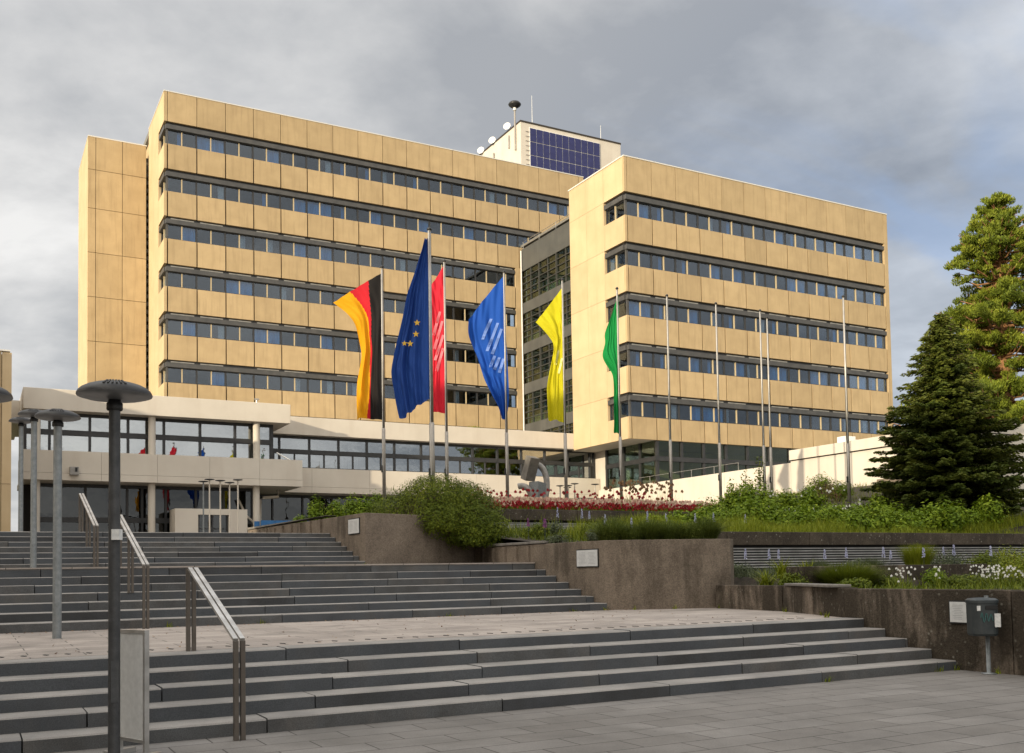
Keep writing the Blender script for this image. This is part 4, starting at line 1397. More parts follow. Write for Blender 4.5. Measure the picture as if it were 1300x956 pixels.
for e in (-1, 1): m.obox(mid + dr * .214 * e + Vector((0, 0, G0 + .02)), dr * .03, nr * .14, Vector((0, 0, .02)))
m.build('foot', 'steel', t)

bx0, by0 = 12.57, 9.25
t = thing('litter_bin', 'dark green litter bin on a post with stickers and scrawled paint', 'litter bin', (bx0 + .16, by0 - .12, G0))
def super_ring(r0, z, n=36, e=.5, cx=bx0, cy=by0):
    out = []
    for s in range(n):
        an = 2 * math.pi * s / n
        ca, sa = math.cos(an), math.sin(an)
        p = CRV * (math.copysign(abs(ca) ** e, ca) * r0[0]) + HDV * (math.copysign(abs(sa) ** e, sa) * r0[1])
        out.append((cx + p.x, cy + p.y, z))
    return out
def loft(rings, cap=True):
    m = MB(); n = len(rings[0])
    for r in rings: m.v += r
    for k in range(len(rings) - 1):
        for s in range(n): m.f.append((k * n + s, k * n + (s + 1) % n, (k + 1) * n + (s + 1) % n, (k + 1) * n + s)); m.m.append(0)
    if cap:
        m.f.append(tuple(range(n))[::-1]); m.f.append(tuple((len(rings) - 1) * n + s for s in range(n))); m.m += [0, 0]
    return m
loft([super_ring((.165, .15), .60), super_ring((.178, .165), .63), super_ring((.182, .17), 1.06)]).build('body', 'bin_green', t, smooth=False)
loft([super_ring((.192, .182), 1.062), super_ring((.192, .182), 1.10), super_ring((.16, .15), 1.125), super_ring((.06, .05), 1.135)]).build('lid', 'bin_green', t)
def on_bin(u, z, du, dz, mat_, nm, off=.172):
    m = MB(); m.obox(Vector((bx0, by0, z)) + CRV * u - HDV * (off + .003), CRV * du, Vector((0, 0, dz)), HDV * .003); return m.build(nm, mat_, t)
on_bin(.055, 1.0, .085, .028, 'black', 'slot')
on_bin(-.125, .99, .024, .035, 'sticker', 'sticker', .170)
on_bin(.135, .82, .042, .095, 'sticker', 'sticker', .169)
m = MB(); pth = []
for k in range(22):
    s = k / 21
    pth.append(Vector((bx0, by0, .86 + .075 * math.sin(s * 17) * (1 - .4 * s))) + CRV * (-.10 + .17 * s) - HDV * .174)
m.tube(pth, .006, 5); m.build('scrawl', 'graffiti', t)
m = MB(); m.lathe([(.0, G0), (.10, G0), (.10, G0 + .015), (.03, G0 + .02), (.03, 1.16)], (bx0 + .13, by0 + .02, 0), 14); m.build('post', 'galvanised', t, smooth=True)

sx, sy, sz = 20.9, 36.3, 4.15
SC = lambda a, z, d=0: Vector((sx, sy, 4.72)) + CRV * a + HDV * d + Vector((0, 0, z))
t = thing('sculpture', 'grey sculpture of two tilted blocks joined by bent pipes', 'sculpture', (sx, sy, sz))
AV = lambda a, d, z: CRV * a + HDV * d + Vector((0, 0, z))
m = MB(); m.obox(SC(-.218, 1.235), AV(-.105, .167, .07), AV(.195, .129, -.015), AV(.118, -.125, .4725)); m.build('upper_block', 'sculpture_box', t, bevel=.008)
m = MB(); m.obox(SC(.06, .22, .05), AV(-.19, .19, .0), AV(.17, .20, -.03), AV(.02, -.03, .42)); m.build('lower_block', 'galvanised', t, bevel=.008)
def bez(ps, n=18):
    out = []
    for i in range(n + 1):
        q = [Vector(p) for p in ps]; s = i / n
        while len(q) > 1: q = [a.lerp(c, s) for a, c in zip(q, q[1:])]
        out.append(q[0])
    return out
m = MB(); m.tube(bez([SC(-.05, 1.42, .25), SC(.45, 1.50, .2), SC(.68, .65, .2), SC(.38, .0, .15), SC(.30, -.5, .1)]), .13, 16); m.build('pipe', 'sculpture_tube', t, smooth=True)
m = MB(); m.tube(bez([SC(-.74, .48, -.05), SC(-.45, .56, -.1), SC(-.1, .40, -.1), SC(-.12, -.55, 0)]), .13, 16); m.build('pipe', 'sculpture_tube', t, smooth=True)
m = MB(); m.box(sx - .7, sx + .7, sy - .7, sy + .7, 3.8, 4.3); m.build('plinth', 'aggregate', t)

# ------------------------------------------------------------------ foliage
def unit(n):
    v = rng.normal(size=(n, 3)); return v / np.linalg.norm(v, axis=1)[:, None]


def cards(pos, size, nrm, along=None, aspect=.55):
    """leaf faces: a pointed quad at each position, facing nrm, its length along `along`"""
    n = len(pos)
    if along is None: along = unit(n)
    along = along - nrm * np.sum(along * nrm, 1)[:, None]
    along /= np.linalg.norm(along, axis=1)[:, None] + 1e-9
    side = np.cross(nrm, along)
    s = np.asarray(size).reshape(-1, 1) * np.ones((n, 1))
    v = np.stack([pos - along * s * .5, pos + side * s * aspect * .5 - along * s * .05, pos + along * s * .5, pos - side * s * aspect * .5 - along * s * .05], 1).reshape(-1, 3)
    f = np.arange(n * 4).reshape(-1, 4)
    return v, f


def lump_noise(p, sc, seed):
    r = np.random.default_rng(seed)
    out = np.zeros(len(p))
    for k in range(5):
        d = r.normal(size=3); d *= sc * (1 + k * .45) / np.linalg.norm(d)
        out += np.sin(p @ d + r.uniform(0, 6.28)) / (1 + k * .4)
    return out / 2.6


def ellipsoid_leaves(c, rad, n, size, seed, shell=.55, up=.35, lump=2.2, amp=.22, aspect=.55, zmin=-.6):
    c, rad = np.array(c), np.array(rad)
    d = unit(int(n * 1.6)); d = d[d[:, 2] > zmin][:n]
    r = (shell + (1 - shell) * rng.random(len(d)) ** .6)
    r = r * (1 + amp * lump_noise(d * 2.2, lump, seed))
    pos = c + d * rad * r[:, None]
    nrm = d + unit(len(d)) * .7 + np.array([0, 0, up]); nrm /= np.linalg.norm(nrm, axis=1)[:, None]
    v, f = cards(pos, size * rng.uniform(.6, 1.3, len(d)), nrm, None, aspect)
    tint = np.clip(.45 + .28 * lump_noise(pos, 3.0, seed + 1) + rng.normal(0, .18, len(d)), 0, 1)
    return v, f, tint


def merge(parts):
    vs, fs, ts, o = [], [], [], 0
    for v, f, t_ in parts:
        vs.append(v); fs.append(f + o); ts.append(t_); o += len(v)
    return np.concatenate(vs), np.concatenate(fs), np.concatenate(ts)


def blades(base, h, w_, lean, n_seg=3, dirs=None):
    """grass blades: curved tapered strips"""
    n = len(base)
    an = rng.uniform(0, 2 * math.pi, n) if dirs is None else dirs
    d = np.stack([np.cos(an), np.sin(an), np.zeros(n)], 1)
    s = np.stack([-np.sin(an), np.cos(an), np.zeros(n)], 1)
    h = np.asarray(h) * np.ones(n); lean = np.asarray(lean) * np.ones(n)
    vs = []
    for k in range(n_seg + 1):
        q = k / n_seg
        c = base + d * (lean * h * q * q)[:, None] + np.stack([np.zeros(n), np.zeros(n), h * (q - .25 * lean * q * q)], 1)
        ww = w_ * (1 - q * .92)
        vs += [c - s * ww / 2, c + s * ww / 2]
    v = np.stack(vs, 1).reshape(-1, 3)
    m = (n_seg + 1) * 2
    f = np.concatenate([np.stack([np.arange(n) * m + 2 * k, np.arange(n) * m + 2 * k + 1, np.arange(n) * m + 2 * k + 3, np.arange(n) * m + 2 * k + 2], 1) for k in range(n_seg)])
    tint = np.tile(np.clip(rng.normal(.5, .22, n), 0, 1), n_seg)
    return v, f, tint


def leafobj(name, data, mat_, parent=None):
    v, f, t_ = data
    return obj_from(name, v, f, mat_, parent, tint=t_)


def stems(parent, c, n, h, spread, r=.012, mat_='bark'):
    m = MB()
    for k in range(n):
        an = rng.uniform(0, 6.28)
        e = Vector(c) + Vector((math.cos(an) * spread, math.sin(an) * spread, h))
        m.tube([c, (Vector(c) + e) / 2 + Vector((0, 0, h * .12)), e], [r, r * .8, r * .4], 5)
    return m.build('stem', mat_, parent)


# the big rounded bush hanging over the planter wall
t = thing('round_bush', 'big rounded dense green bush spilling over the planter wall', 'bush', (11.0, 24.9, 3.0))
P_ = []
def at(a, d, z, o=(10.95, 24.7)): return (o[0] + CRV.x * a + HDV.x * d, o[1] + CRV.y * a + HDV.y * d, z)
for (a, d, z, ra, rd, rz, n) in ((.15, 0, 3.2, 1.3, 1.3, 1.08, 17000), (-.85, .2, 3.2, .95, 1.0, .66, 8000), (.95, -.1, 3.05, 1.0, 1.1, .98, 11000), (1.35, -.35, 2.82, .72, .9, .72, 7500), (1.15, -.7, 2.62, .60, .5, .42, 4500), (.45, -.85, 3.0, .85, .6, .5, 6000), (-1.45, .3, 3.1, .55, .7, .45, 3800), (.1, -.3, 3.65, .9, .9, .62, 6500), (.85, 0, 3.5, .8, .8, .62, 6000)):
    P_.append(ellipsoid_leaves(at(a, d, z), (ra, rd, rz), int(n * .9), .062, int(n + z * 10), .60, .5, 5.5, .15, .45, -.8))
pos = []
for k in range(800):
    dd = Vector((rng.normal(), rng.normal(), abs(rng.normal()) * 1.1)).normalized()
    pos.append(Vector(at(rng.uniform(-.5, .5), rng.uniform(-.4, .4), 3.12)) + Vector((dd.x * 1.22, dd.y * 1.15, dd.z * .98)))
bs = np.array([tuple(p) for p in pos])
P_.append(blades(bs - np.array([0, 0, .05]), rng.uniform(.05, .17, len(bs)), .02, rng.uniform(.2, .7, len(bs))))
leafobj('foliage', merge(P_), 'leaf_bush', t)
stems(t, at(0, .1, 2.9), 9, .6, .7, .03)
m = MB()
for (a, d, z, ra, rd, rz) in ((0, 0, 3.1, .95, .9, .7), (.8, -.2, 2.9, .65, .65, .6), (-.8, .2, 3.05, .6, .6, .4)):
    prof = [(math.sin(q * math.pi / 8) * 1, -math.cos(q * math.pi / 8)) for q in range(9)]
    n0 = len(m.v); m.lathe([(p[0], p[1]) for p in prof], (0, 0, 0), 14)
    c0 = Vector(at(a, d, z))
    for i in range(n0, len(m.v)):
        q = m.v[i]; m.v[i] = (c0.x + q[0] * ra, c0.y + q[1] * rd, c0.z + q[2] * rz)
m.build('inner_branches', 'bark', t)

# loose bright shrubs left of it
def shrub(label, c, r, h, n, size, mat_, group=None, nst=5, seed=None, name='shrub', cat='shrub', asp=.5):
    t = thing(name, label, cat, c, group)
    sd = seed or int(abs(c[0] * 77 + c[1] * 13))
    P_ = []
    k = max(4, int(5 * r / .3))
    rr = random.Random(sd)
    for i in range(k):
        an = rr.uniform(0, 6.28); q = rr.uniform(0, .6) * r
        hh = h * rr.uniform(.55, 1.0)
        P_.append(ellipsoid_leaves((c[0] + math.cos(an) * q, c[1] + math.sin(an) * q, c[2] + hh * .55), (r * .5, r * .5, hh * .5), int(n / k), size, sd + i, .2, .5, 4, .25, asp, -1))
    leafobj('foliage', merge(P_), mat_, t)
    if nst: stems(t, (c[0], c[1], c[2] - .05), nst, h * .8, r * .5, .012)
    return t
gz = lambda x, y: terr(x, y)
for (x, y, r, h, lab) in ((8.95, 30.2, .42, .52, 'low bright green shrub at the far left end of the planter'), (8.98, 28.5, .42, .98, 'bright green shrub with tall upright shoots, first left in the planter'), (9.1, 27.4, .45, .80, 'mid height bright green shrub between the two tallest ones'), (9.3, 26.5, .45, 1.02, 'tall bright green shrub in the middle of the planter row'), (9.55, 25.9, .42, .86, 'bright green shrub just left of the nearest white flagpole base'), (9.95, 26.2, .40, .95, 'bright green shrub behind the left flank of the round bush')):
    shrub(lab, (x, y, 2.98), r, h, 1500, .085, 'leaf_bright', 'bright shrubs in the upper planter')
shrub('low grey green carpet of leaves at the planter end beside the blue panels', (8.9, 32.6, 3.0), .5, .30, 900, .07, 'leaf_grey')
# filler between shrubs
n = 1600
bs = np.stack([rng.uniform(8.72, 10.2, n), rng.uniform(24, 34, n), np.full(n, 2.98)], 1)
tag(leafobj('ground_cover', blades(bs, rng.uniform(.10, .28, n), .025, rng.uniform(.2, .8, n)), 'leaf_bright'), 'short leafy ground cover between the bright shrubs in the upper planter', 'ground cover', kind='stuff')

# dark lavender mounds on the square planter
front = [(12.5, 18.25), (12.85, 18.02), (13.25, 17.85), (13.65, 17.7), (14.1, 17.52), (14.55, 17.45)]
def mound(label, c, r, h, n=1500):
    t = thing('lavender', label, 'shrub', c, 'dark mounds along the square planter')
    k = n
    an = rng.uniform(0, 6.28, k); q = np.sqrt(rng.random(k)) * r * .6
    bs = np.stack([c[0] + np.cos(an) * q, c[1] + np.sin(an) * q, np.full(k, c[2])], 1)
    b1 = blades(bs, h * rng.uniform(.45, 1.05, k), .012, rng.uniform(.1, 1.25, k), 3, an + rng.normal(0, .5, k))
    leafobj('foliage', b1, 'leaf_lavender', t)
    leafobj('leaf_mass', ellipsoid_leaves((c[0], c[1], c[2] + h * .42), (r * .9, r * .9, h * .52), n * 2, .035, int(c[0] * 50), .45, .4, 5, .15, .3, -.7), 'leaf_lavender', t)
    return t
LM = ['leftmost dark lavender mound above the white plate', 'second dark lavender mound from the left on the square planter', 'third dark lavender mound from the left on the square planter', 'middle dark lavender mound on the square planter', 'second dark lavender mound from the right on the square planter', 'rightmost dark lavender mound at the end of the square planter']
for k, (x, y) in enumerate(front):
    mound(LM[k], (x, y + .14, 2.2), .40 + .07 * math.sin(k * 2.1), .56 + .11 * math.cos(k * 2.6))
shrub('small grey leaved shrub at the left end of the square planter', (12.45, 20.6, 2.2), .40, .42, 1100, .05, 'leaf_grey')
shrub('grey green shrub behind the leftmost lavender mound', (12.75, 19.5, 2.2), .38, .42, 1100, .05, 'leaf_grey')
# strap leaved plants
def strap(label, c, n=46, h=.5, w_=.03, mat_='leaf_grass', grp='strap leaved plants'):
    t = thing('strap_leaf_plant', label, 'plant', c, grp)
    bs = np.stack([c[0] + rng.normal(0, .06, n), c[1] + rng.normal(0, .06, n), np.full(n, c[2])], 1)
    leafobj('foliage', blades(bs, h * rng.uniform(.6, 1.1, n), w_, rng.uniform(.3, 1.1, n), 5), mat_, t)
strap('pale strap leaved plant between the lavender mounds above the white plate', (12.85, 18.75, 2.2), 40, .58)
strap('pale strap leaved plant left of the lavender row', (13.0, 19.9, 2.2), 40, .5)
strap('strap leaved plant beside the right end of the square planter wall', (15.0, 15.75, 1.38), 60, .5, .04)
strap('broad strap leaved plant at the corner where the low wall meets the square planter', (14.7, 15.9, 1.13), 70, .55, .04)
strap('strap leaved plant just behind the low wall coping slab', (14.55, 15.1, 1.13), 60, .48, .04)
strap('strap leaved plant left of the dense grass tuft in the low bed', (15.55, 15.6, 1.38), 50, .42, .04)

# ornamental grass and bedding (uncountable)
def bed(n, fx, fy, h, w_, lean, mat_, name, label, cat, zoff=-.02, seg=3, dens=None):
    x = rng.uniform(*fx, n); y = rng.uniform(*fy, n)
    z = np.array([terr(a, c) for a, c in zip(x, y)]) + zoff
    keep = x > np.interp(y, [12, 14.55, 16.95, 17.5, 21], [13.15, 14.25, 14.5, 15.2, 15.2]) if fy[0] < 18 else x > 8.9
    if dens is not None: keep &= rng.random(n) < dens(x, y)
    bs = np.stack([x, y, z], 1)[keep]
    pat = .75 + .35 * lump_noise(bs, 2.2, n)
    o = leafobj(name, blades(bs, rng.uniform(*h, len(bs)) * pat, w_, rng.uniform(*lean, len(bs)), seg), mat_)
    return tag(o, label, cat, kind='stuff')
bed(15000, (13.0, 24.8), (21.6, 27.0), (.45, .95), .024, (.1, .6), 'leaf_grass', 'tall_grass', 'yellow green tall grass behind the dark lavender mounds', 'grass', dens=lambda x, y: np.clip((x - .62 * y) * .8, .04, 1))
bed(14000, (15.7, 36), (21.35, 23.2), (.3, .7), .018, (.1, .7), 'leaf_grass', 'tall_grass', 'fresh green grass growing along the top of the lower concrete beam', 'grass')
bed(5000, (12.6, 17.5), (21, 27.6), (.12, .42), .02, (.2, .9), 'leaf_bush', 'ground_cover', 'dark leafy ground cover between the round bush and the lavender mounds', 'ground cover')
for (x, y, r, h, lab, mt) in ((13.1, 22.6, .5, .5, 'dark leafy shrub right below the round bush', 'leaf_bush'), (13.9, 23.6, .55, .5, 'grey leaved shrub in front of the upper white slats', 'leaf_grey'), (14.6, 22.6, .5, .48, 'dark leafy shrub left of the tall yellow green grass', 'leaf_bush')):
    shrub(lab, (x, y, terr(x, y)), r, h, 1800, .06, mt, None, 3)
bed(16000, (14.9, 32), (15.3, 20.8), (.10, .34), .022, (.2, .9), 'leaf_grey', 'ground_cover', 'low grey green ground cover below the slatted beam', 'ground cover')
bed(4500, (13.2, 20), (9, 14.7), (.06, .2), .025, (.2, .9), 'leaf_bush', 'ground_cover', 'low bright ground cover behind the low planter wall', 'ground cover')
bed(5000, (22, 40), (28, 40), (.15, .5), .02, (.2, .8), 'leaf_grass', 'meadow_grass', 'rough grass on the slope below the sunlit annex', 'grass')

# bright leafy shrubs (peonies) in front of the tulips and along the right
k = 0
for (x, y) in ((19.3, 25.6), (20.2, 25.0), (21.2, 25.7), (22.0, 24.8), (23.0, 25.6), (23.8, 26.9), (24.6, 25.7), (25.4, 27.2), (26.2, 26.0), (27.2, 25.0), (28.2, 25.8), (22.6, 27.0), (24.2, 24.6), (25.6, 24.4), (26.9, 27.1), (29.2, 25.2), (29.0, 27.3), (20.8, 26.6), (30.0, 26.4), (23.4, 28.0), (24.9, 28.4), (26.2, 28.8), (27.6, 28.6), (29.0, 28.8), (22.0, 26.0), (26.3, 25.0), (28.0, 26.9)):
    h = .90 + .2 * math.sin(k * 1.9) + (.32 if x > 22 else -.2)
    shrub('leafy bright green perennial clump in the row below the bare flagpoles', (x, y, terr(x, y)), .75, h, 2300, .13, 'leaf_bright', 'perennial clumps below the bare flagpoles', 0, name='perennial', cat='plant'); k += 1
for (x, y) in ((24.9, 22.7), (25.9, 22.9), (26.9, 22.6), (27.9, 22.9), (28.9, 22.6), (30.0, 22.9), (31.2, 22.7)):
    h = 1.15 + .18 * math.sin(k * 2.3)
    shrub('leafy bright green perennial clump in front of the dark spruce', (x, y, terr(x, y)), .75, h, 2500, .13, 'leaf_bright', 'perennial clumps before the spruce', 0, name='perennial', cat='plant'); k += 1
for (x, y, h, lab) in ((26.3, 30.2, .9, 'rounded green shrub at the foot of the second bare flagpole'), (28.6, 30.6, 1.1, 'green shrub at the foot of the close pair of bare flagpoles'), (33.0, 31.0, 1.0, 'green shrub between the rightmost flagpole and the dark spruce'), (34.5, 33.5, 1.1, 'green shrub against the grey annex plinth')):
    shrub(lab, (x, y, terr(x, y)), .8, h, 1900, .09, 'leaf_bright')
shrub('dry reddish brown shrub beside the rightmost flagpole', (31.3, 30.2, terr(31.3, 30.2)), .85, 1.35, 1300, .06, 'seed_head', None, 16)
for (x, y, h, lab) in ((27.7, 31.0, 1.7, 'thin young sapling left of the second bare flagpole'), (29.0, 31.6, 2.3, 'taller thin young sapling left of the close pair of poles'), (28.3, 31.3, 1.4, 'shortest thin young sapling below the close pair of poles')):
    t = thing('sapling', lab, 'plant', (x, y, terr(x, y)))
    c = (x, y, terr(x, y))
    m = MB(); m.tube([c, (x + .05, y, c[2] + h)], [.018, .006], 5); m.build('stem', 'bark', t)
    leafobj('foliage', ellipsoid_leaves((x + .02, y, c[2] + h * .6), (.26, .26, h * .48), 260, .10, int(h * 100), .1, .4, 4, .3, .6, -1), 'leaf_bush', t)

# low beds on the right
def tuft(label, c, r, h, n, mat_='leaf_grass', w_=.014):
    t = thing('grass_tuft', label, 'grass', c)
    an = rng.uniform(0, 6.28, n); q = np.sqrt(rng.random(n)) * r * .45
    bs = np.stack([c[0] + np.cos(an) * q, c[1] + np.sin(an) * q, np.full(n, c[2])], 1)
    leafobj('foliage', blades(bs, h * rng.uniform(.55, 1.05, n), w_, rng.uniform(.05, .85, n) * (r / h), 5, an + rng.normal(0, .35, n)), mat_, t)
    return t
tuft('dense dark green grass tuft above the low planter wall coping', (15.5, 14.4, 1.12), .95, .62, 5200, 'leaf_bush', .012)
tuft('tall green grass tuft below the lower concrete beam', (20.6, 16.9, 1.4), .55, .78, 2400)
tuft('smaller brownish grass tuft behind the dense dark tuft', (17.6, 17.3, 1.4), .5, .42, 1500, 'leaf_grey')
tuft('grey green grass tuft left of the tall tuft', (18.9, 16.9, 1.4), .5, .45, 1500, 'leaf_grey')
for (x, y, r, h, lab, mt) in ((15.9, 18.3, .5, .42, 'low grey green mound below the left end of the white slats', 'leaf_grey'), (17.2, 15.7, .5, .40, 'low grey green mound just left of the tall tuft', 'leaf_grey'), (22.0, 16.0, .7, .6, 'leafy green clump right of the tall grass tuft', 'leaf_bush'), (23.8, 16.6, .8, .75, 'leafy clump under the slats at the far right edge', 'leaf_grass'), (17.6, 13.4, .5, .34, 'dark leafy clump in the middle of the white bedding flowers', 'leaf_bush'), (14.75, 13.6, .4, .28, 'low dark leafy clump spilling over the low wall near its coping slab', 'leaf_bush'), (14.7, 15.0, .45, .45, 'dark green leafy plant at the corner of the square planter', 'leaf_bush'), (19.6, 13.0, .75, .78, 'yellow green shrub at the right edge of the picture', 'leaf_grass'), (20.9, 14.4, .8, .95, 'taller yellow green shrub behind the one at the right edge', 'leaf_grass'), (18.2, 14.5, .4, .40, 'small leafy shrub behind the white bedding flowers', 'leaf_bright'), (16.3, 14.2, .5, .30, 'low leafy plant left of the white bedding flowers', 'leaf_bush'), (22.6, 17.6, .8, .7, 'grey green shrub under the right end of the lower beam', 'leaf_grey')):
    shrub(lab, (x, y, terr(x, y)), r, h, 2200, .055, mt, None, 4)


def heads(pts, size, mat_, name, parent=None, kind=None, label=None, cat=None):
    """little flower heads: four upright petals each"""
    n = len(pts)
    P_, T_ = [], []
    for k in range(4):
        an = k * math.pi / 2 + rng.uniform(0, 1.5, n)
        d = np.stack([np.cos(an), np.sin(an), np.full(n, .25)], 1); d /= np.linalg.norm(d, axis=1)[:, None]
        up = np.tile(np.array([0, 0, 1.0]), (n, 1)) + d * .35
        v, f = cards(pts + d * size * .3, size * rng.uniform(.8, 1.2, n), d, up, .75)
        P_.append((v, f, np.clip(rng.normal(.5, .25, n), 0, 1)))
    o = leafobj(name, merge(P_), mat_, parent)
    if label: tag(o, label, cat, kind=kind)
    return o


def flowerbed(n, fx, fy, h, mat_, name, label, size, leaf='leaf_bright', dens=None):
    x = rng.uniform(*fx, n); y = rng.uniform(*fy, n)
    if dens is not None:
        keep = rng.random(n) < dens(x, y); x, y = x[keep], y[keep]
    z = np.array([terr(a, c) for a, c in zip(x, y)])
    hh = rng.uniform(*h, len(x))
    t = thing(name, label, 'flowers', (sum(fx) / 2, sum(fy) / 2, float(z.mean())))
    t['kind'] = 'stuff'
    bs = np.stack([x, y, z], 1)
    o = heads(bs + np.stack([0 * x, 0 * x, hh], 1), size, mat_, 'flower_head', t); o['kind'] = 'stuff'
    o = leafobj('stalk', blades(bs, hh * .98, .014, np.full(len(x), .03), 2), leaf, t); o['kind'] = 'stuff'
    nl = len(x) * 2
    ii = rng.integers(0, len(x), nl)
    o = leafobj('leaf', blades(bs[ii] + rng.normal(0, .04, (nl, 3)) * np.array([1, 1, 0]), hh[ii] * .7, .04, rng.uniform(.2, .7, nl), 3), leaf, t); o['kind'] = 'stuff'
    return t
flowerbed(1800, (13.8, 24.5), (28.45, 29.8), (.10, .34), 'petal_red', 'red_tulips', 'dense row of red tulips along the front of the upper bed', .09, dens=lambda x, y: np.clip(1.25 - (x - 20) * .08, .15, 1))
flowerbed(1250, (13.6, 25), (28.7, 30.3), (.20, .46), 'petal_cream', 'cream_tulips', 'cream and pink tulips behind the red row', .11, dens=lambda x, y: np.clip(1.2 - (x - 19.5) * .12, .1, 1))
flowerbed(90, (14, 23), (28.9, 30.0), (.5, .75), 'petal_red', 'tall_red_tulips', 'scattered taller dark red tulips among the cream ones', .11)
flowerbed(70, (20.3, 23.5), (29.5, 30.6), (.75, 1.15), 'seed_head', 'seed_heads', 'brown dry seed heads in front of the sunlit ramp wall', .13)
flowerbed(1000, (15.2, 20.2), (12.4, 14.6), (.16, .44), 'petal_white', 'white_bedding_flowers', 'white bedding flowers behind the low planter wall', .046, leaf='leaf_bush', dens=lambda x, y: (lump_noise(np.stack([x, y, 0 * x], 1), 3.4, 9) > .38) * 1.0)
flowerbed(70, (24, 31), (26.6, 29), (.7, 1.0), 'petal_white', 'white_shrub_flowers', 'pale flowers among the bright perennials below the bare poles', .10)
# blue flower spikes
def spike(label, c, h, mat_='petal_blue'):
    t = thing('flower_spike', label, 'flower', c, 'pale blue flower spikes in the planted beds')
    n = 46
    q = rng.random(n)
    an = rng.uniform(0, 6.28, n)
    r = .035 * (1 - q * .75)
    pts = np.stack([c[0] + np.cos(an) * r, c[1] + np.sin(an) * r, c[2] + h * (.62 + .38 * q)], 1)
    heads(pts, .028, mat_, 'blossom', t)
    m = MB(); m.tube([c, (c[0], c[1], c[2] + h)], [.006, .004], 5); m.build('stalk', 'bin_green', t)
SP = [((15.9, 26.3), 1), ((16.6, 26.0), 1), ((17.0, 26.2), 1), ((13.7, 20.4), 0), ((14.2, 20.0), 0), ((16.3, 22.2), 0), ((17.7, 23.2), 1), ((18.6, 23.0), 1), ((20.3, 24.2), 1), ((21.4, 24.0), 1)]
for (x, y), u in SP:
    spike('pale blue flower spike in the grass behind the lavender mounds', (x, y, terr(x, y)), .70 + .12 * rng.random())
for (x, y) in ((15.6, 18.2), (17.1, 19.2), (17.7, 19.0), (18.4, 19.4), (18.9, 18.3), (20.3, 18.9), (21.4, 18.4), (18.6, 16.2), (19.6, 15.9), (20.4, 15.7), (21.6, 15.6), (23.6, 18.5)):
    spike('pale blue flower spike standing before the slats of the lower beam', (x, y, terr(x, y)), .62 + .12 * rng.random())
for (x, y) in ((12.6, 22.3), (12.9, 22.0), (12.7, 21.6)):
    spike('purple flower head below the round bush', (x, y, terr(x, y)), .55, 'petal_purple')

# fallen leaves and grit in the corners
n = 420
xs_ = rng.uniform(.5, 12.6, n); ys_ = np.where(rng.random(n) < .5, rng.uniform(12.2, 17.9, n), 17.9 - np.abs(rng.normal(0, .25, n)))
v, f = cards(np.stack([xs_, ys_, np.full(n, L1 + .012)], 1), rng.uniform(.02, .06, n), np.tile(np.array([0, 0, 1.0]), (n, 1)) + unit(n) * .25, None, .6)
tag(leafobj('fallen_leaves', (v, f, rng.random(n)), 'seed_head'), 'small brown fallen leaves scattered on the lower landing', 'leaves', kind='stuff')
# weeds rooted where the steps meet the walls
pts_ = [(12.80, 9.86, G0), (12.4, 9.87, G0), (10.2, 9.87, G0), (12.7, 12.3, L1), (12.0, 17.92, L1), (11.2, 17.92, L1), (8.3, 17.92, L1), (4.6, 17.92, L1), (12.55, 17.6, L1), (13.4, 17.3, L1), (14.2, 16.8, L1), (13.8, 14.4, L1), (13.2, 12.9, L1), (8.44, 23.1, L2), (12.8, 8.2, G0), (12.8, 9.2, G0), (3.0, 17.92, L1), (1.7, 12.9, L1)]
bs = np.concatenate([np.array(p_) + rng.normal(0, .035, (14, 3)) * np.array([1, .4, 0]) for p_ in pts_])
tag(leafobj('weeds', blades(bs, rng.uniform(.03, .13, len(bs)), .014, rng.uniform(.2, 1, len(bs))), 'leaf_grass'), 'small green weeds in the joints where the steps meet the walls', 'weeds', kind='stuff')
# moss and weeds in odd places
n = 160
bs = np.stack([rng.normal(6.0, .28, n), rng.normal(58.5, .2, n), np.full(n, 11.77)], 1)
tag(leafobj('roof_weed', blades(bs, rng.uniform(.1, .42, n), .03, rng.uniform(.1, .9, n)), 'leaf_grass'), 'tuft of green weeds on the flat roof edge above the nearest lamp', 'weed')
n = 90
bs = np.stack([rng.normal(31, .25, n), rng.normal(62.3, .1, n), np.full(n, 11.75)], 1)
tag(leafobj('roof_weed', blades(bs, rng.uniform(.08, .25, n), .03, rng.uniform(.1, .9, n)), 'leaf_grass'), 'low weeds on the flat roof edge right of the red banner pole', 'weed')
t = thing('indoor_plant', 'leafy green plant standing behind the ground floor glass', 'plant', (42.6, 57.6, 3.9))
leafobj('foliage', ellipsoid_leaves((42.6, 57.6, 6.6), (1.1, 1.0, 1.5), 700, .42, 5, .2, .4, 4, .3, .4, -1), 'leaf_bright', t)
m = MB(); m.tube([(42.6, 57.6, 3.9), (42.6, 57.6, 6.8)], .05, 6); m.build('stem', 'bark', t)

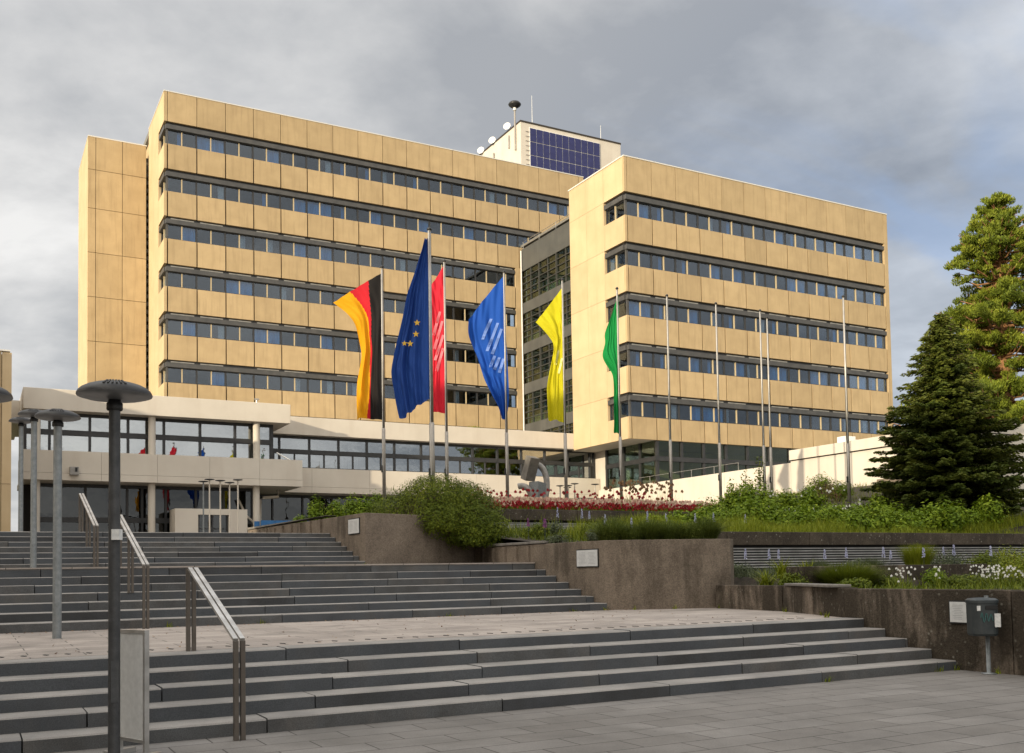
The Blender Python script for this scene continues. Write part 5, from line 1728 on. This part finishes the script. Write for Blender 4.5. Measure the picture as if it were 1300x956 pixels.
# ------------------------------------------------------------------ trees
def spruce(label, base, h, R, seed, n_w=46):
    r_ = random.Random(seed)
    t = thing('spruce_tree', label, 'tree', base)
    x0, y0, z0 = base
    m = MB(); m.tube([(x0, y0, z0 - .3), (x0, y0, z0 + h * .5), (x0, y0, z0 + h)], [.22, .13, .02], 10); m.build('trunk', 'bark', t)
    br = MB()
    Pp, Al, Sz, Tn = [], [], [], []
    for k in range(n_w):
        q = (k + .5) / n_w
        z = z0 + .25 + (h - .3) * q ** .95
        prof = (1 - q) ** .72 * (1.0 if q > .12 else .86 + q) * (1 + .10 * math.sin(q * 9 + seed))
        nb = int(7 + 9 * (1 - q))
        for j in range(nb):
            an = 2 * math.pi * (j + r_.random() * .9) / nb + k * 1.3
            L = R * prof * r_.uniform(.62, 1.16) * (1 + .12 * math.sin(3 * an + q * 11)) + .12
            droop = r_.uniform(.10, .26)
            d = Vector((math.cos(an), math.sin(an), 0))
            s = Vector((-d.y, d.x, 0))
            tip = Vector((x0, y0, z)) + d * L + Vector((0, 0, -droop * L + .06 * L))
            br.tube([(x0, y0, z), Vector((x0, y0, z)) + d * L * .55 + Vector((0, 0, -droop * L * .75)), tip], [.03, .018, .006], 4, cap=False)
            ns = max(10, int(L * 34))
            tb = r_.gauss(0, .12)
            for i in range(ns):
                f = (.18 + .86 * ((i + r_.random()) / ns))
                c = Vector((x0, y0, z)) + d * L * f + Vector((0, 0, -droop * L * min(1, f * 1.15) + .07 * L * f * f))
                w_ = .34 * (1 - f * .72) * min(1.0, L * .75) + .05
                for side in (-1, 1):
                    o_ = s * side * w_ * r_.uniform(.15, 1.0)
                    dirv = (d * .65 + s * side * .75 + Vector((0, 0, -.28 + r_.uniform(-.15, .15)))).normalized()
                    Pp.append(tuple(c + o_ + Vector((0, 0, -.10 * (o_.length / (w_ + .01)) + r_.uniform(-.05, .04)))))
                    Al.append(tuple(dirv)); Sz.append(r_.uniform(.16, .32) * (.7 + .3 * (1 - q)))
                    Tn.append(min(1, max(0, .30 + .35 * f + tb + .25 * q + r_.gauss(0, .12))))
    br.build('branch', 'bark', t)
    Pp, Al, Sz, Tn = map(np.array, (Pp, Al, Sz, Tn))
    up = np.tile(np.array([0, 0, 1.0]), (len(Pp), 1)) + unit(len(Pp)) * .45
    up /= np.linalg.norm(up, axis=1)[:, None]
    v, f = cards(Pp, Sz, up, Al, .36)
    v2, f2 = cards(Pp + unit(len(Pp)) * .04, Sz * .85, np.cross(up, Al / np.linalg.norm(Al, axis=1)[:, None]) + unit(len(Pp)) * .3, Al, .30)
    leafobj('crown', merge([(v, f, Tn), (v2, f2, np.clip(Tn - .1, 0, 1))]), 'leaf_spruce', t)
    return t


spruce('dense dark green spruce in front of the annex', (32.75, 25.4, 3.3), 8.05, 2.95, 5, 58)


def sequoia(label, base, h, R, seed):
    r_ = random.Random(seed)
    t = thing('sequoia_tree', label, 'tree', base)
    x0, y0, z0 = base
    m = MB(); m.tube([(x0, y0, z0 - .5), (x0 + .1, y0, z0 + h * .4), (x0, y0, z0 + h * .75), (x0, y0, z0 + h * .97)], [.75, .45, .24, .03], 14); m.build('trunk', 'bark_red', t)
    br = MB(); P_ = []
    for k in range(400):
        q = r_.random() ** .9
        z = z0 + 2.0 + (h - 2.2) * q
        prof = (1 - q) ** .62 * (.9 + .25 * math.sin(q * 21 + seed))
        an = r_.uniform(0, 6.28)
        L = R * prof * r_.uniform(.45, 1.12) + .3
        d = Vector((math.cos(an), math.sin(an), 0))
        b0 = Vector((x0, y0, z))
        tip = b0 + d * L + Vector((0, 0, .16 * L))
        br.tube([b0, b0 + d * L * .5 + Vector((0, 0, -.06 * L)), tip], [.07, .045, .015], 5, cap=False)
        nc = max(2, int(L * 1.6))
        for i in range(nc):
            f = .42 + .58 * (i + r_.random()) / nc
            c = b0 + d * L * f + Vector((r_.uniform(-.3, .3), r_.uniform(-.3, .3), .05 * L + r_.uniform(-.1, .3)))
            rr = r_.uniform(.26, .56) * (.65 + .45 * (1 - q))
            npt = int(230 * rr / .5)
            dv = unit(npt); pos = np.array(c) + dv * np.array([rr, rr, rr * .62]) * (rng.random(npt) ** .35)[:, None]
            al = dv * .6 + np.array([0, 0, .8]) + unit(npt) * .35
            v, f_ = cards(pos, rng.uniform(.12, .26, npt), unit(npt), al, .30)
            P_.append((v, f_, np.clip(.42 + .3 * dv[:, 2] * .4 + r_.gauss(0, .13) + rng.normal(0, .13, npt), 0, 1)))
    br.build('branch', 'bark_red', t)
    leafobj('crown', merge(P_), 'leaf_sequoia', t)
    return t


sequoia('tall sunlit yellow green conifer with a reddish trunk behind the spruce', (48.8, 34.1, 3.5), 18.1, 5.5, 3)

# ------------------------------------------------------------------ tidy up the pattern windows
for o in PR + PRY + [TRANSOM]:
    for ch in list(o.children): bpy.data.objects.remove(ch, do_unlink=True)
    bpy.data.objects.remove(o, do_unlink=True)
